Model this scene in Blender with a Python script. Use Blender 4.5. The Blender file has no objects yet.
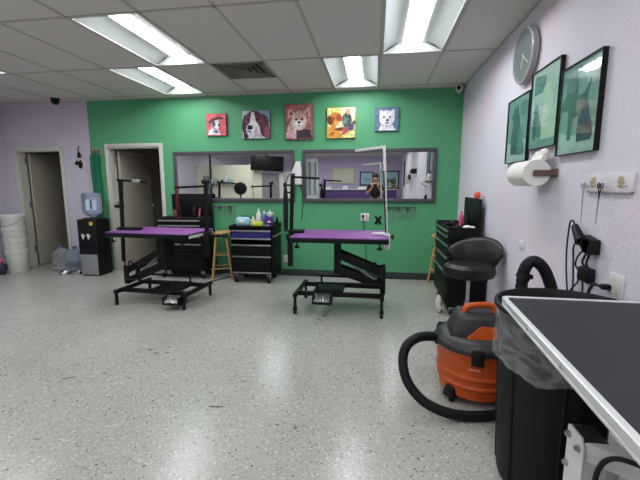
import bpy, bmesh, math, random
from mathutils import Vector, Matrix, Quaternion
random.seed(7)
C = bpy.context.scene.collection
PI = math.pi
# ------------------------------------------------------------------ materials
def lin(c):
    r = []
    for v in c:
        v = v/255.0
        r.append(v/12.92 if v <= 0.04045 else ((v+0.055)/1.055)**2.4)
    return (r[0], r[1], r[2], 1.0)
MATS = {}
def mat(name, rgb, rough=0.5, metal=0.0, var=0.06, vscale=18.0, bump=0.0, bscale=200.0, spec=0.5, coat=0.0, trans=0.0, alpha=1.0, ior=1.45, emit=None, estr=0.0):
    if name in MATS: return MATS[name]
    m = bpy.data.materials.new(name); m.use_nodes = True
    nt = m.node_tree; b = nt.nodes['Principled BSDF']
    col = lin(rgb)
    tc = nt.nodes.new('ShaderNodeTexCoord')
    if var > 0:
        n = nt.nodes.new('ShaderNodeTexNoise'); n.inputs['Scale'].default_value = vscale; n.inputs['Detail'].default_value = 3
        r = nt.nodes.new('ShaderNodeValToRGB')
        r.color_ramp.elements[0].color = tuple(max(0, c*(1-var)) for c in col[:3])+(1,)
        r.color_ramp.elements[1].color = tuple(min(1, c*(1+var)) for c in col[:3])+(1,)
        r.color_ramp.elements[0].position = .3; r.color_ramp.elements[1].position = .7
        nt.links.new(tc.outputs['Object'], n.inputs['Vector'])
        nt.links.new(n.outputs['Fac'], r.inputs['Fac'])
        nt.links.new(r.outputs['Color'], b.inputs['Base Color'])
    else:
        b.inputs['Base Color'].default_value = col
    b.inputs['Roughness'].default_value = rough
    b.inputs['Metallic'].default_value = metal
    b.inputs['Specular IOR Level'].default_value = spec
    b.inputs['IOR'].default_value = ior
    b.inputs['Transmission Weight'].default_value = trans
    b.inputs['Alpha'].default_value = alpha
    b.inputs['Coat Weight'].default_value = coat
    if emit:
        b.inputs['Emission Color'].default_value = lin(emit); b.inputs['Emission Strength'].default_value = estr
    if bump > 0:
        n2 = nt.nodes.new('ShaderNodeTexNoise'); n2.inputs['Scale'].default_value = bscale; n2.inputs['Detail'].default_value = 4
        bp = nt.nodes.new('ShaderNodeBump'); bp.inputs['Strength'].default_value = bump; bp.inputs['Distance'].default_value = 0.004
        nt.links.new(tc.outputs['Object'], n2.inputs['Vector'])
        nt.links.new(n2.outputs['Fac'], bp.inputs['Height']); nt.links.new(bp.outputs['Normal'], b.inputs['Normal'])
    MATS[name] = m
    return m

green = mat('green_paint', (88,166,118), .5, var=.02, vscale=3, bump=.25, bscale=60)
lav_dim = mat('lavender_paint_dimmed', (202,194,210), .6, var=.02, vscale=3, bump=.25, bscale=60)  # the right wall's lavender, with the weaker light here put into the colour
lav_r = mat('lavender_paint_right', (224,217,228), .6, var=.02, vscale=1.6, bump=1.0, bscale=45)
for n_ in lav_r.node_tree.nodes:      # faint pink patches in the lavender paint
    if n_.type == 'VALTORGB':
        n_.color_ramp.elements[0].color = lin((228,210,220)); n_.color_ramp.elements[1].color = lin((221,219,230))
        n_.color_ramp.elements[0].position = .32; n_.color_ramp.elements[1].position = .52
purple_wall = mat('purple_paint', (214,196,236), .6, var=.02, vscale=3)
cream = mat('cream_panel', (238,238,214), .5, var=.03, vscale=4)
trimw = mat('door_trim_paint', (206,205,195), .45, var=.03, vscale=6)
doorm = mat('door_slab_paint', (178,172,158), .5, var=.03, vscale=4)
room_dark = mat('storeroom_paint', (196,188,180), .8, var=.04, vscale=3)
basem = mat('baseboard_rubber', (52,66,64), .5, var=.05)
tile = mat('ceiling_tile', (214,209,203), .9, var=.06, vscale=260, bump=.3, bscale=300)
tbar = mat('ceiling_tee_bar', (186,181,175), .6, var=.02)
troffer = mat('troffer_reflector', (172,176,174), .5, var=.01)
ventm = mat('vent_metal', (112,108,102), .6, var=.05)
black = mat('black_plastic', (19,19,21), .5, var=.15, vscale=30, spec=.3)
blackmet = mat('black_powder_coat', (16,16,18), .45, var=.15, vscale=40, bump=.05, bscale=300, spec=.28)
blacksat = mat('black_tool_chest_paint', (14,14,16), .55, var=.1, vscale=10, spec=.25)
blackvinyl = mat('black_vinyl', (24,24,26), .4, var=.1, vscale=25, bump=.15, bscale=220, spec=.4)
rubber = mat('black_rubber', (19,19,21), .6, var=.12, vscale=30, spec=.3)
canm = mat('trash_can_plastic', (23,23,26), .6, var=.08, vscale=30, bump=.1, bscale=150, spec=.3)
silver = mat('brushed_steel', (176,178,180), .32, metal=.9, var=.06, vscale=40)
chrome = mat('chrome_metal', (205,207,210), .14, metal=1.0, var=.02)
alum = mat('aluminium_edge', (214,215,214), .38, metal=.35, var=.04, vscale=30)
purple = mat('purple_table_vinyl', (130,70,146), .5, var=.05, vscale=40, bump=.1, bscale=250)
greymat = mat('charcoal_ribbed_rubber', (41,40,43), .55, var=.08, vscale=30, bump=.2, bscale=260, spec=.35)
framegrey = mat('mirror_frame_grey', (76,76,79), .45, var=.05, vscale=20)
mirror = mat('mirror_glass', (225,228,226), .0, metal=1.0, var=0)
wood = mat('honey_wood', (196,152,92), .45, var=.16, vscale=14)
orange = mat('orange_plastic', (196,82,26), .42, var=.05, vscale=12)
darkgrey = mat('dark_grey_plastic', (44,44,47), .45, var=.06, vscale=20)
white = mat('white_plastic', (226,226,222), .4, var=.03)
whitepaint = mat('white_enamel', (218,220,216), .4, var=.04, vscale=20)
paper = mat('white_paper', (238,236,230), .8, var=.03, vscale=30)
bucketm = mat('bucket_plastic', (206,208,200), .45, var=.04, vscale=10)
bluejug = mat('blue_clear_plastic', (206,218,236), .12, trans=.8, var=.02)
clearjug = mat('clear_plastic', (222,230,234), .15, trans=.8, var=.02)
teal_cloth = mat('green_cloth', (28,112,82), .85, var=.15, vscale=30)
beige = mat('beige_plastic', (214,196,160), .5, var=.04)
lime = mat('lime_plastic', (190,214,40), .45, var=.05)
paleblue = mat('pale_blue_film', (150,200,216), .35, var=.15, vscale=40)
purplebox = mat('purple_carton', (88,40,130), .5, var=.06)
pinkm = mat('pink_plastic', (226,92,140), .45, var=.05)
redm = mat('red_webbing', (124,30,34), .7, var=.08)
bluegrey = mat('blue_grey_cloth', (128,150,168), .85, var=.12, vscale=40)
darkblue = mat('violet_drawer_liner', (48,42,118), .5, var=.5, vscale=60)
brown = mat('brown_bracket', (112,84,76), .45, var=.06)
clockface = mat('clock_face', (104,116,112), .4, var=.03)
clockrim = mat('clock_rim', (176,172,176), .4, var=.02)
glassm = mat('picture_glass', (255,255,255), .03, var=0, trans=1.0, ior=1.3)
skin = mat('skin_tone', (196,142,112), .5, var=.05, vscale=30)
hairm = mat('dark_hair', (24,20,19), .5, var=.2, vscale=80)
shirt = mat('black_shirt_cloth', (28,26,30), .85, var=.15, vscale=40)
jeans = mat('dark_denim', (44,52,74), .85, var=.15, vscale=80)
yellowl = mat('yellow_label', (226,200,60), .5, var=.03)
cordm = mat('black_cord', (18,18,19), .5, var=.05)
leafm = mat('plant_leaf', (96,108,62), .6, var=.2, vscale=30)
terra = mat('terracotta', (158,104,70), .8, var=.08)
lens = mat('troffer_lens', (255,255,255), .5, var=0, emit=(248,251,255), estr=29.0)

def liner_mat():
    m = bpy.data.materials.new('clear_bag_film'); m.use_nodes = True; nt = m.node_tree; L = nt.links.new
    b = nt.nodes['Principled BSDF']; b.inputs['Base Color'].default_value = lin((205,208,208)); b.inputs['Roughness'].default_value = .25
    tc = nt.nodes.new('ShaderNodeTexCoord'); mp = nt.nodes.new('ShaderNodeMapping'); mp.inputs['Scale'].default_value = (1,1,2.2); L(tc.outputs['Object'], mp.inputs[0])
    n = nt.nodes.new('ShaderNodeTexNoise'); n.inputs['Scale'].default_value = 9; n.inputs['Detail'].default_value = 3; n.inputs['Distortion'].default_value = .6; L(mp.outputs[0], n.inputs['Vector'])
    sb = nt.nodes.new('ShaderNodeMath'); sb.operation = 'SUBTRACT'; sb.inputs[1].default_value = .5; L(n.outputs['Fac'], sb.inputs[0])
    ab = nt.nodes.new('ShaderNodeMath'); ab.operation = 'ABSOLUTE'; L(sb.outputs[0], ab.inputs[0])
    mr = nt.nodes.new('ShaderNodeMapRange'); mr.inputs[1].default_value = 0; mr.inputs[2].default_value = .13; mr.inputs[3].default_value = .36; mr.inputs[4].default_value = .17
    L(ab.outputs[0], mr.inputs[0]); L(mr.outputs[0], b.inputs['Alpha'])
    bp = nt.nodes.new('ShaderNodeBump'); bp.inputs['Strength'].default_value = .9; bp.inputs['Distance'].default_value = .02
    L(n.outputs['Fac'], bp.inputs['Height']); L(bp.outputs[0], b.inputs['Normal'])
    return m
bagfilm = liner_mat()

def floor_mat():
    m = bpy.data.materials.new('flake_epoxy_floor'); m.use_nodes = True; nt = m.node_tree; L = nt.links.new
    b = nt.nodes['Principled BSDF']; tc = nt.nodes.new('ShaderNodeTexCoord')
    def vor(scale):
        v = nt.nodes.new('ShaderNodeTexVoronoi'); v.inputs['Scale'].default_value = scale; L(tc.outputs['Object'], v.inputs['Vector'])
        s = nt.nodes.new('ShaderNodeSeparateColor'); L(v.outputs['Color'], s.inputs[0]); return v, s
    def ramp(stops):
        r = nt.nodes.new('ShaderNodeValToRGB'); r.color_ramp.interpolation = 'CONSTANT'
        e = r.color_ramp.elements
        while len(e) < len(stops): e.new(.5)
        for el, (p, c) in zip(e, stops): el.position = p; el.color = lin(c)
        return r
    v1, s1 = vor(120)
    r1 = ramp([(0,(170,170,163)), (.45,(177,177,170)), (.72,(160,160,153)), (.86,(188,188,181)), (.965,(206,205,199)), (.982,(120,120,116))])
    L(s1.outputs[0], r1.inputs['Fac'])
    v2, s2 = vor(42)
    # sparse larger flakes
    lt = nt.nodes.new('ShaderNodeMath'); lt.operation = 'LESS_THAN'; lt.inputs[1].default_value = .30; L(v2.outputs['Distance'], lt.inputs[0])
    gt = nt.nodes.new('ShaderNodeMath'); gt.operation = 'GREATER_THAN'; gt.inputs[1].default_value = .87; L(s2.outputs[0], gt.inputs[0])
    mu = nt.nodes.new('ShaderNodeMath'); mu.operation = 'MULTIPLY'; L(lt.outputs[0], mu.inputs[0]); L(gt.outputs[0], mu.inputs[1])
    r2 = ramp([(0,(206,206,200)), (.56,(98,98,96)), (.78,(136,135,130))]); L(s2.outputs[1], r2.inputs['Fac'])
    mx = nt.nodes.new('ShaderNodeMix'); mx.data_type = 'RGBA'; L(mu.outputs[0], mx.inputs[0]); L(r1.outputs[0], mx.inputs[6]); L(r2.outputs[0], mx.inputs[7])
    # faint worn / dirty clouds
    n = nt.nodes.new('ShaderNodeTexNoise'); n.inputs['Scale'].default_value = 1.3; n.inputs['Detail'].default_value = 5; L(tc.outputs['Object'], n.inputs['Vector'])
    mr = nt.nodes.new('ShaderNodeMapRange'); mr.inputs[1].default_value = .3; mr.inputs[2].default_value = .7; mr.inputs[3].default_value = .9; mr.inputs[4].default_value = 1.04
    L(n.outputs['Fac'], mr.inputs[0])
    vm = nt.nodes.new('ShaderNodeVectorMath'); vm.operation = 'SCALE'; L(mx.outputs[2], vm.inputs[0]); L(mr.outputs[0], vm.inputs['Scale'])
    L(vm.outputs[0], b.inputs['Base Color'])
    b.inputs['Roughness'].default_value = .24; b.inputs['Specular IOR Level'].default_value = .45
    n3 = nt.nodes.new('ShaderNodeTexNoise'); n3.inputs['Scale'].default_value = 38; L(tc.outputs['Object'], n3.inputs['Vector'])
    bp = nt.nodes.new('ShaderNodeBump'); bp.inputs['Strength'].default_value = .18; bp.inputs['Distance'].default_value = .002
    L(n3.outputs['Fac'], bp.inputs['Height']); L(bp.outputs[0], b.inputs['Normal'])
    return m
floorm = floor_mat()

# ------------------------------------------------------------------ mesh builder
def catmull(pts, k=6):
    pts = [Vector(p) for p in pts]
    if len(pts) < 3: return pts
    out = []
    P = [pts[0]*2-pts[1]] + pts + [pts[-1]*2-pts[-2]]
    for i in range(1, len(P)-2):
        for j in range(k):
            t = j/k; a, b, c, d = P[i-1], P[i], P[i+1], P[i+2]
            out.append(.5*((2*b)+(c-a)*t+(2*a-5*b+4*c-d)*t*t+(3*b-a-3*c+d)*t**3))
    out.append(pts[-1]); return out

class MB:
    def __init__(s): s.bm = bmesh.new(); s.M = Matrix.Identity(4)
    def _new(s, vs): return [s.bm.verts.new(s.M @ Vector(v)) for v in vs]
    def _f(s, vs, m):
        try:
            f = s.bm.faces.new(vs); f.material_index = m; return f
        except ValueError: return None
    def box(s, lo, hi, m=0, bev=0.0, seg=2, taper=None, rot=None):
        lo = Vector(lo); hi = Vector(hi); c = (lo+hi)/2
        vs = []
        for z in (0,1):
            for x, y in ((0,0),(1,0),(1,1),(0,1)):
                p = Vector((hi.x if x else lo.x, hi.y if y else lo.y, hi.z if z else lo.z))
                if taper and z: p = Vector((c.x+(p.x-c.x)*taper, c.y+(p.y-c.y)*taper, p.z))
                if rot is not None: p = c + rot @ (p-c)
                vs.append(p)
        v = s._new(vs); fs = []
        for q in ((3,2,1,0),(4,5,6,7),(0,1,5,4),(1,2,6,5),(2,3,7,6),(3,0,4,7)):
            fs.append(s._f([v[i] for i in q], m))
        if bev > 0:
            es = list({e for f in fs for e in f.edges})
            r = bmesh.ops.bevel(s.bm, geom=es, offset=bev, segments=seg, affect='EDGES', profile=.5)
            for f in r['faces']: f.material_index = m
        return s
    def cyl(s, p0, p1, r0, r1=None, n=16, m=0):
        p0 = Vector(p0); p1 = Vector(p1); r1 = r0 if r1 is None else r1
        d = (p1-p0).normalized(); a = d.orthogonal().normalized(); b = d.cross(a)
        A = s._new([p0+(a*math.cos(2*PI*i/n)+b*math.sin(2*PI*i/n))*r0 for i in range(n)])
        B = s._new([p1+(a*math.cos(2*PI*i/n)+b*math.sin(2*PI*i/n))*r1 for i in range(n)])
        for i in range(n): s._f([A[i], A[(i+1)%n], B[(i+1)%n], B[i]], m)
        s._f(A[::-1], m); s._f(B, m); return s
    def tube(s, pts, r, n=8, m=0, smooth=6, ridge=0.0):
        pts = catmull(pts, smooth) if smooth > 1 else [Vector(p) for p in pts]
        rings = []; prev = None
        for i, p in enumerate(pts):
            t = (pts[min(i+1, len(pts)-1)]-pts[max(i-1, 0)]).normalized()
            a = t.orthogonal().normalized() if prev is None else (prev-t*prev.dot(t)).normalized()
            prev = a; b = t.cross(a)
            rr = r(i/(len(pts)-1)) if callable(r) else r
            if ridge and i % 2: rr *= 1-ridge
            rings.append(s._new([p+(a*math.cos(2*PI*k/n)+b*math.sin(2*PI*k/n))*rr for k in range(n)]))
        for A, B in zip(rings, rings[1:]):
            for k in range(n): s._f([A[k], A[(k+1)%n], B[(k+1)%n], B[k]], m)
        s._f(rings[0][::-1], m); s._f(rings[-1], m); return s
    def lathe(s, prof, o=(0,0,0), n=40, m=0, axis=None, sx=1.0, sy=1.0):
        o = Vector(o); q = Quaternion() if axis is None else Vector((0,0,1)).rotation_difference(Vector(axis))
        rings = []
        for r, z in prof:
            if r < 1e-6: rings.append(s._new([o+q@Vector((0,0,z))]))
            else: rings.append(s._new([o+q@Vector((r*sx*math.cos(2*PI*k/n), r*sy*math.sin(2*PI*k/n), z)) for k in range(n)]))
        for A, B in zip(rings, rings[1:]):
            for k in range(n):
                k2 = (k+1) % n
                if len(A) == 1 and len(B) == 1: continue
                if len(A) == 1: s._f([A[0], B[k2], B[k]], m)
                elif len(B) == 1: s._f([A[k], A[k2], B[0]], m)
                else: s._f([A[k], A[k2], B[k2], B[k]], m)
        return s
    def ell(s, c, r, m=0, n=20, k=12, rot=None):
        c = Vector(c); rings = []
        for i in range(k+1):
            th = PI*i/k; row = []
            cnt = 1 if i in (0, k) else n
            for j in range(cnt):
                p = Vector((r[0]*math.sin(th)*math.cos(2*PI*j/n), r[1]*math.sin(th)*math.sin(2*PI*j/n), -r[2]*math.cos(th)))
                row.append(c+(rot@p if rot is not None else p))
            rings.append(s._new(row))
        for A, B in zip(rings, rings[1:]):
            for j in range(n):
                j2 = (j+1) % n
                if len(A) == 1: s._f([A[0], B[j2], B[j]], m)
                elif len(B) == 1: s._f([A[j], A[j2], B[0]], m)
                else: s._f([A[j], A[j2], B[j2], B[j]], m)
        return s
    def prism(s, pts, d, m=0):
        d = Vector(d); A = s._new(pts); B = s._new([Vector(p)+d for p in pts]); n = len(pts)
        for i in range(n): s._f([A[i], A[(i+1)%n], B[(i+1)%n], B[i]], m)
        s._f(A[::-1], m); s._f(B, m); return s
    def quad(s, pts, m=0): s._f(s._new(pts), m); return s
    def build(s, name, mats, parent=None, smooth=35, local=False):
        me = bpy.data.meshes.new(name)
        o = bpy.data.objects.new(name, me); C.objects.link(o)
        if parent is not None:
            o.parent = parent
            if not local:
                s.bm.transform(world(parent).inverted())
        else:
            if s.bm.verts:
                xs = [v.co for v in s.bm.verts]
                lo = Vector((min(v.x for v in xs), min(v.y for v in xs), min(v.z for v in xs))); hi = Vector((max(v.x for v in xs), max(v.y for v in xs), max(v.z for v in xs)))
                base = Vector(((lo.x+hi.x)/2, (lo.y+hi.y)/2, lo.z))
                s.bm.transform(Matrix.Translation(-base)); o.location = base
        bmesh.ops.recalc_face_normals(s.bm, faces=s.bm.faces)
        s.bm.to_mesh(me); s.bm.free()
        for mm in (mats if isinstance(mats, (list, tuple)) else [mats]): me.materials.append(mm)
        if smooth:
            me.shade_smooth(); me.set_sharp_from_angle(angle=math.radians(smooth))
        return o
def world(o):
    m = Matrix.LocRotScale(o.location, o.rotation_euler, o.scale)
    return world(o.parent) @ m if o.parent else m
def tag(o, label, cat, group=None, kind=None):
    o['label'] = label; o['category'] = cat
    if group: o['group'] = group
    if kind: o['kind'] = kind
    return o
def thing(name, label, cat, loc=(0,0,0), rz=0.0, group=None):
    o = bpy.data.objects.new(name, None); C.objects.link(o); o.empty_display_size = .1
    o.location = loc; o.rotation_euler = (0, 0, rz)
    return tag(o, label, cat, group)
def struct(o): o['kind'] = 'structure'; return o
def copy_tree(o, parent=None):
    c = o.copy(); C.objects.link(c); c.parent = parent
    for ch in [x for x in bpy.data.objects if x.parent == o]: copy_tree(ch, c)
    return c
def Rx(a): return Matrix.Rotation(a, 3, 'X')
def Ry(a): return Matrix.Rotation(a, 3, 'Y')
def Rz(a): return Matrix.Rotation(a, 3, 'Z')

# ------------------------------------------------------------------ room shell
XL, XR, YB, YF, ZC = -5.95, 1.147, 5.42, -6.46, 2.659
G = .6096; X0 = -.5809; YA = 5.240
struct(MB().box((XL-.3, YF-.3, -.1), (XR+.3, YB+2.6, 0)).build('floor', floorm, smooth=0))
D1 = (-5.775, -4.985, 1.925); D2 = (-4.14, -3.27, 1.95)   # door openings in the long wall
b = MB()
YT = YB+.12
PX = -4.445
def wseg(x0, x1, z0, z1, m): b.box((x0, YB, z0), (x1, YT, z1), m)
wseg(XL-.12, D1[0], 0, 2.9, 1); wseg(D1[0], D1[1], D1[2], 2.9, 1); wseg(D1[1], PX, 0, 2.9, 1)
wseg(PX, D2[0], 0, 2.9, 0); wseg(D2[0], D2[1], D2[2], 2.9, 0); wseg(D2[1], XR+.12, 0, 2.9, 0)
struct(b.build('wall_back', [green, lav_dim], smooth=0))
struct(MB().box((XR, YF-.12, 0), (XR+.12, YB+.12, 2.9)).build('wall_right', lav_r, smooth=0))
struct(MB().box((XL-.12, YF-.12, 0), (XL, YB, 2.9)).build('wall_left', lav_dim, smooth=0))
struct(MB().box((XL-.12, YF-.12, 0), (XR+.12, YF, 2.9)).build('wall_front', purple_wall, smooth=0))
# dim rooms behind the two doors
b = MB()
b.box((-6.1, YB+2.2, 0), (-2.6, YB+2.3, 2.9)); b.box((-6.2, YT, 0), (-6.1, YB+2.3, 2.9)); b.box((-2.7, YT, 0), (-2.6, YB+2.3, 2.9)); b.box((-4.62, YT, 0), (-4.54, YB+2.2, 2.9))
b.box((-6.2, YT, 2.5), (-2.6, YB+2.3, 2.6))
struct(b.build('wall_storeroom', room_dark, smooth=0))
# baseboards
b = MB()
for x0, x1 in ((XL, D1[0]-.08), (D1[1]+.08, D2[0]-.1), (D2[1]+.1, XR)): b.box((x0, YB-.012, 0), (x1, YB, .1), 0, .003)
struct(b.build('baseboard_back', basem))
struct(MB().box((XR-.012, YF, 0), (XR, YB-.02, .1), 0, .003).build('baseboard_right', basem))
struct(MB().box((XL, YF, 0), (XL+.012, YB-.02, .1), 0, .003).build('baseboard_left', basem))
# ceiling: quads for each panel, lamps and vent left open
LAMPS = [(1,1),(-3,1),(-7,1),(0,0),(-4,0),(1,3),(-3,3),(0,4),(1,6),(-3,6),(-7,6),(0,7),(-4,7),(-7,3),(-2,7),(-6,4)]  # last three are added, to brighten the mirrored cream panel and purple wall
VENT = (-2, 0)
b = MB(); t = MB()
cols = [XL]+[X0+i*G for i in range(-8, 3)]+[XR]
rows = [YB]+[YA-1.2192*k for k in range(0, 10)]+[YF]
rows = [r for r in rows if r >= YF]
for ci in range(len(cols)-1):
    for ri in range(len(rows)-1):
        i = ci-9; r = ri-1
        x0, x1, y1, y0 = cols[ci], cols[ci+1], rows[ri], rows[ri+1]
        if (i, r) in LAMPS: continue
        if (i, r) == VENT: y0 = y0+G
        b.box((x0, y0, ZC), (x1, y1, ZC+.02), 0)
struct(b.build('ceiling', tile, smooth=0))
struct(MB().box((XL-.12, YF-.12, ZC+.16), (XR+.12, YB+.12, ZC+.2)).build('roof_slab', room_dark, smooth=0))
for x in cols[1:-1]: t.box((x-.0125, YF, ZC-.006), (x+.0125, YB, ZC+.004))
for y in rows[1:-1]: t.box((XL, y-.0125, ZC-.006), (XR, y+.0125, ZC+.004))
t.box((X0-2*G, rows[2]+G-.0125, ZC-.006), (X0-G, rows[2]+G+.0125, ZC+.004))
t.box((XL, YB-.02, ZC-.008), (XR, YB, ZC)); t.box((XR-.02, YF, ZC-.008), (XR, YB, ZC)); t.box((XL, YF, ZC-.008), (XL+.02, YB, ZC))
struct(t.build('trim_ceiling', tbar, smooth=0))
# door casings, jambs, slabs
def door(n, D, knobz, hinge=True):
    x0, x1, zt = D; w = .052
    b = MB()
    for a, c in ((x0-w, x0), (x1, x1+w)): b.box((a, YB-.018, 0), (c, YB, zt+w), 0, .004)
    b.box((x0, YB-.018, zt), (x1, YB, zt+w), 0, .004)
    b.box((x0, YB, 0), (x0+.018, YT+.02, zt)); b.box((x1-.018, YB, 0), (x1, YT+.02, zt)); b.box((x0, YB, zt-.018), (x1, YT+.02, zt))
    struct(b.build('trim_%d' % n, trimw))
    b = MB(); W = x1-x0-.05
    d = b.box((x0+.04, YT+.02, .012), (x0+.08, YT+.02+W, zt-.035), 0, .003).build('door_%d' % n, doorm); struct(d)
    b = MB()
    for z in (.25, 1.0, 1.72): b.box((x0+.016, YT-.03, z), (x0+.045, YT+.022, z+.1), 0, .002)
    b.build('hinge', silver, d)
    b = MB(); yk = YT+.02+W-.07
    b.cyl((x0+.08, yk, knobz), (x0+.115, yk, knobz), .012); b.ell((x0+.13, yk, knobz), (.026, .03, .03))
    b.build('door_knob', silver, d)
door(1, D1, .95); door(2, D2, 1.0)

# ------------------------------------------------------------------ ceiling lamps, vent, cameras
def lamp_proto():
    root = thing('ceiling_light', 'x', 'ceiling light', (0,0,ZC), 0, 'recessed fluorescent ceiling lights')
    hw, hl = G/2-.014, G-.014
    # side reflectors with a curved section, sloping end plates
    b = MB(); N = 8
    prof = []
    for k in range(N+1):
        u = k/N; prof.append((hw-(hw-.13)*u, .085*math.sin(u*PI/2)))
    for sgn in (-1, 1):
        for (xa, za), (xb, zb) in zip(prof, prof[1:]):
            b.quad([(sgn*xa, -hl, za), (sgn*xb, -hl, zb), (sgn*xb, hl, zb), (sgn*xa, hl, za)])
    b.quad([(-.13, -hl, .085), (.13, -hl, .085), (.13, hl, .085), (-.13, hl, .085)])
    for sy in (-1, 1):
        b.quad([(-hw, sy*hl, 0), (hw, sy*hl, 0), (.13, sy*(hl-.012), .086), (-.13, sy*(hl-.012), .086)])
    b.build('reflector', troffer, root, smooth=60, local=True)
    b = MB(); N = 10; pr = [(.09*math.cos(PI*k/N), .083-.018*math.sin(PI*k/N)) for k in range(N+1)]
    for (xa, za), (xb, zb) in zip(pr, pr[1:]):
        b.quad([(xa, -hl+.045, za), (xb, -hl+.045, zb), (xb, hl-.045, zb), (xa, hl-.045, za)])
    for sy in (-1, 1): b.quad([(x, sy*(hl-.045), z) for x, z in pr])
    b.build('lens', lens, root, smooth=60, local=True)
    b = MB()
    for sx in (-1, 1): b.box((sx*hw-.012, -hl, -.004), (sx*hw+.012, hl, .004))
    for sy in (-1, 1): b.box((-hw, sy*hl-.012, -.004), (hw, sy*hl+.012, .004))
    b.build('lamp_frame', tbar, root, smooth=0, local=True)
    return root
LABELS = {(1,1):'bright long ceiling light nearest the camera, ahead and to the right',
 (-3,1):'long ceiling light over the left half, with a second light just beyond its end',
 (-7,1):'ceiling light cut by the left edge of the photo',
 (0,0):'short-looking ceiling light close to the green wall, above the yellow dog painting',
 (-4,0):'ceiling light close to the green wall, above the left doorway'}
proto = lamp_proto()
for k, (i, r) in enumerate(LAMPS):
    o = proto if k == 0 else copy_tree(proto)
    o.location = (X0+(i+.5)*G, YA-1.2192*(r+.5), ZC)
    o['label'] = LABELS.get((i, r), 'unseen recessed ceiling light behind the camera')
cx, y0 = X0-1.5*G, rows[2]
vt = thing('ceiling_vent', 'square dark grey return air vent in the ceiling', 'vent', (cx, y0+G/2, ZC))
hw = G/2-.014; cy = y0+G/2
MB().box((cx-hw, cy-hw, ZC+.03), (cx+hw, cy+hw, ZC+.05)).build('backing', black, vt)
b = MB()
for sx in (-1, 1): b.box((cx+sx*(hw-.025)-.025, cy-hw, ZC-.005), (cx+sx*(hw-.025)+.025, cy+hw, ZC+.02))
for sy in (-1, 1): b.box((cx-hw, cy+sy*(hw-.025)-.025, ZC-.005), (cx+hw, cy+sy*(hw-.025)+.025, ZC+.02))
b.build('vent_frame', ventm, vt)
b = MB()
for k in range(4):   # concentric square louvres
    q = hw-.08-k*.06
    for sx in (-1, 1): b.box((cx+sx*q-.02, cy-q, ZC), (cx+sx*q+.02, cy+q, ZC+.014), rot=Ry(sx*.5))
    for sy in (-1, 1): b.box((cx-q, cy+sy*q-.02, ZC), (cx+q, cy+sy*q+.02, ZC+.014), rot=Rx(-sy*.5))
b.build('louvre', ventm, vt)
dc = thing('dome_camera', 'small black dome camera on the ceiling above the lavender wall', 'security camera', (-4.78, 5.2, ZC-.1))
MB().cyl((-4.78,5.2,ZC-.03), (-4.78,5.2,ZC-.001), .06).build('mount', black, dc)
MB().ell((-4.78,5.2,ZC-.045), (.055,.055,.05)).build('dome', rubber, dc)
cc = thing('bullet_camera', 'white security camera in the corner above the green wall', 'security camera', (1.07, 5.34, 2.56))
MB().cyl((1.09,5.36,2.6), (1.09,5.418,2.6), .035).build('mount', white, cc)
MB().lathe([(0,-.06),(.03,-.06),(.042,-.05),(.045,.05),(0,.055)], (1.06,5.29,2.61), axis=(.35,1,.2)).build('camera_body', white, cc)
MB().lathe([(0,-.068),(.024,-.068),(.026,-.055),(0,-.055)], (1.06,5.29,2.61), axis=(.35,1,.2)).build('camera_lens', black, cc)

# ------------------------------------------------------------------ mirrors
def mirror_thing(x0, x1, label):
    z0, z1 = 1.115, 1.865; w = .055
    r = thing('wall_mirror', label, 'mirror', ((x0+x1)/2, YB, z0))
    b = MB()
    b.box((x0, YB-.035, z0), (x1, YB-.002, z0+w), 0, .006); b.box((x0, YB-.035, z1-w), (x1, YB-.002, z1), 0, .006)
    b.box((x0, YB-.035, z0+w), (x0+w, YB-.002, z1-w), 0, .006); b.box((x1-w, YB-.035, z0+w), (x1, YB-.002, z1-w), 0, .006)
    b.build('mirror_frame', framegrey, r)
    MB().box((x0+w-.004, YB-.02, z0+w-.004), (x1-w+.004, YB-.01, z1-w+.004)).build('mirror_pane', mirror, r, smooth=0)
mirror_thing(-3.05, -1.165, 'wide grey-framed mirror on the green wall behind the black tool cart')
mirror_thing(-1.045, .835, 'wide grey-framed mirror showing the photographer, behind the centre table')

# ------------------------------------------------------------------ dog paintings
PIG = {}
def pig(rgb):
    k = 'paint_%02x%02x%02x' % rgb
    return mat(k, rgb, .65, var=.34, vscale=26)
def eln(cx, cy, rx, ry, rot=0, n=18):
    return [(cx+rx*math.cos(a)*math.cos(rot)-ry*math.sin(a)*math.sin(rot), cy+rx*math.cos(a)*math.sin(rot)+ry*math.sin(a)*math.cos(rot)) for a in [2*PI*k/n for k in range(n)]]
def painting(x0, x1, z0, z1, bg, edge, layers, label):
    th = .035
    r = thing('dog_painting', label, 'painting', ((x0+x1)/2, YB-th/2, z0), 0, 'dog paintings on the green wall')
    MB().box((x0, YB-th, z0), (x1, YB-.002, z1), 0, .003).build('canvas', pig(edge), r)
    cols_ = []; b = MB()
    def put(pts, c, k):
        if c not in cols_: cols_.append(c)
        P = [(x0+(x1-x0)*min(1, max(0, u)), YB-th-.0006-.0005*k, z0+(z1-z0)*min(1, max(0, v))) for u, v in pts]
        b.quad(P, cols_.index(c))
    put([(0.01,.01),(.99,.01),(.99,.99),(.01,.99)], bg, 0)
    for k, (pts, c) in enumerate(layers): put(pts, c, k+1)
    b.build('dog_portrait', [pig(c) for c in cols_], r, smooth=0)
def ngon(*p): return list(p)
E = eln
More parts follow.
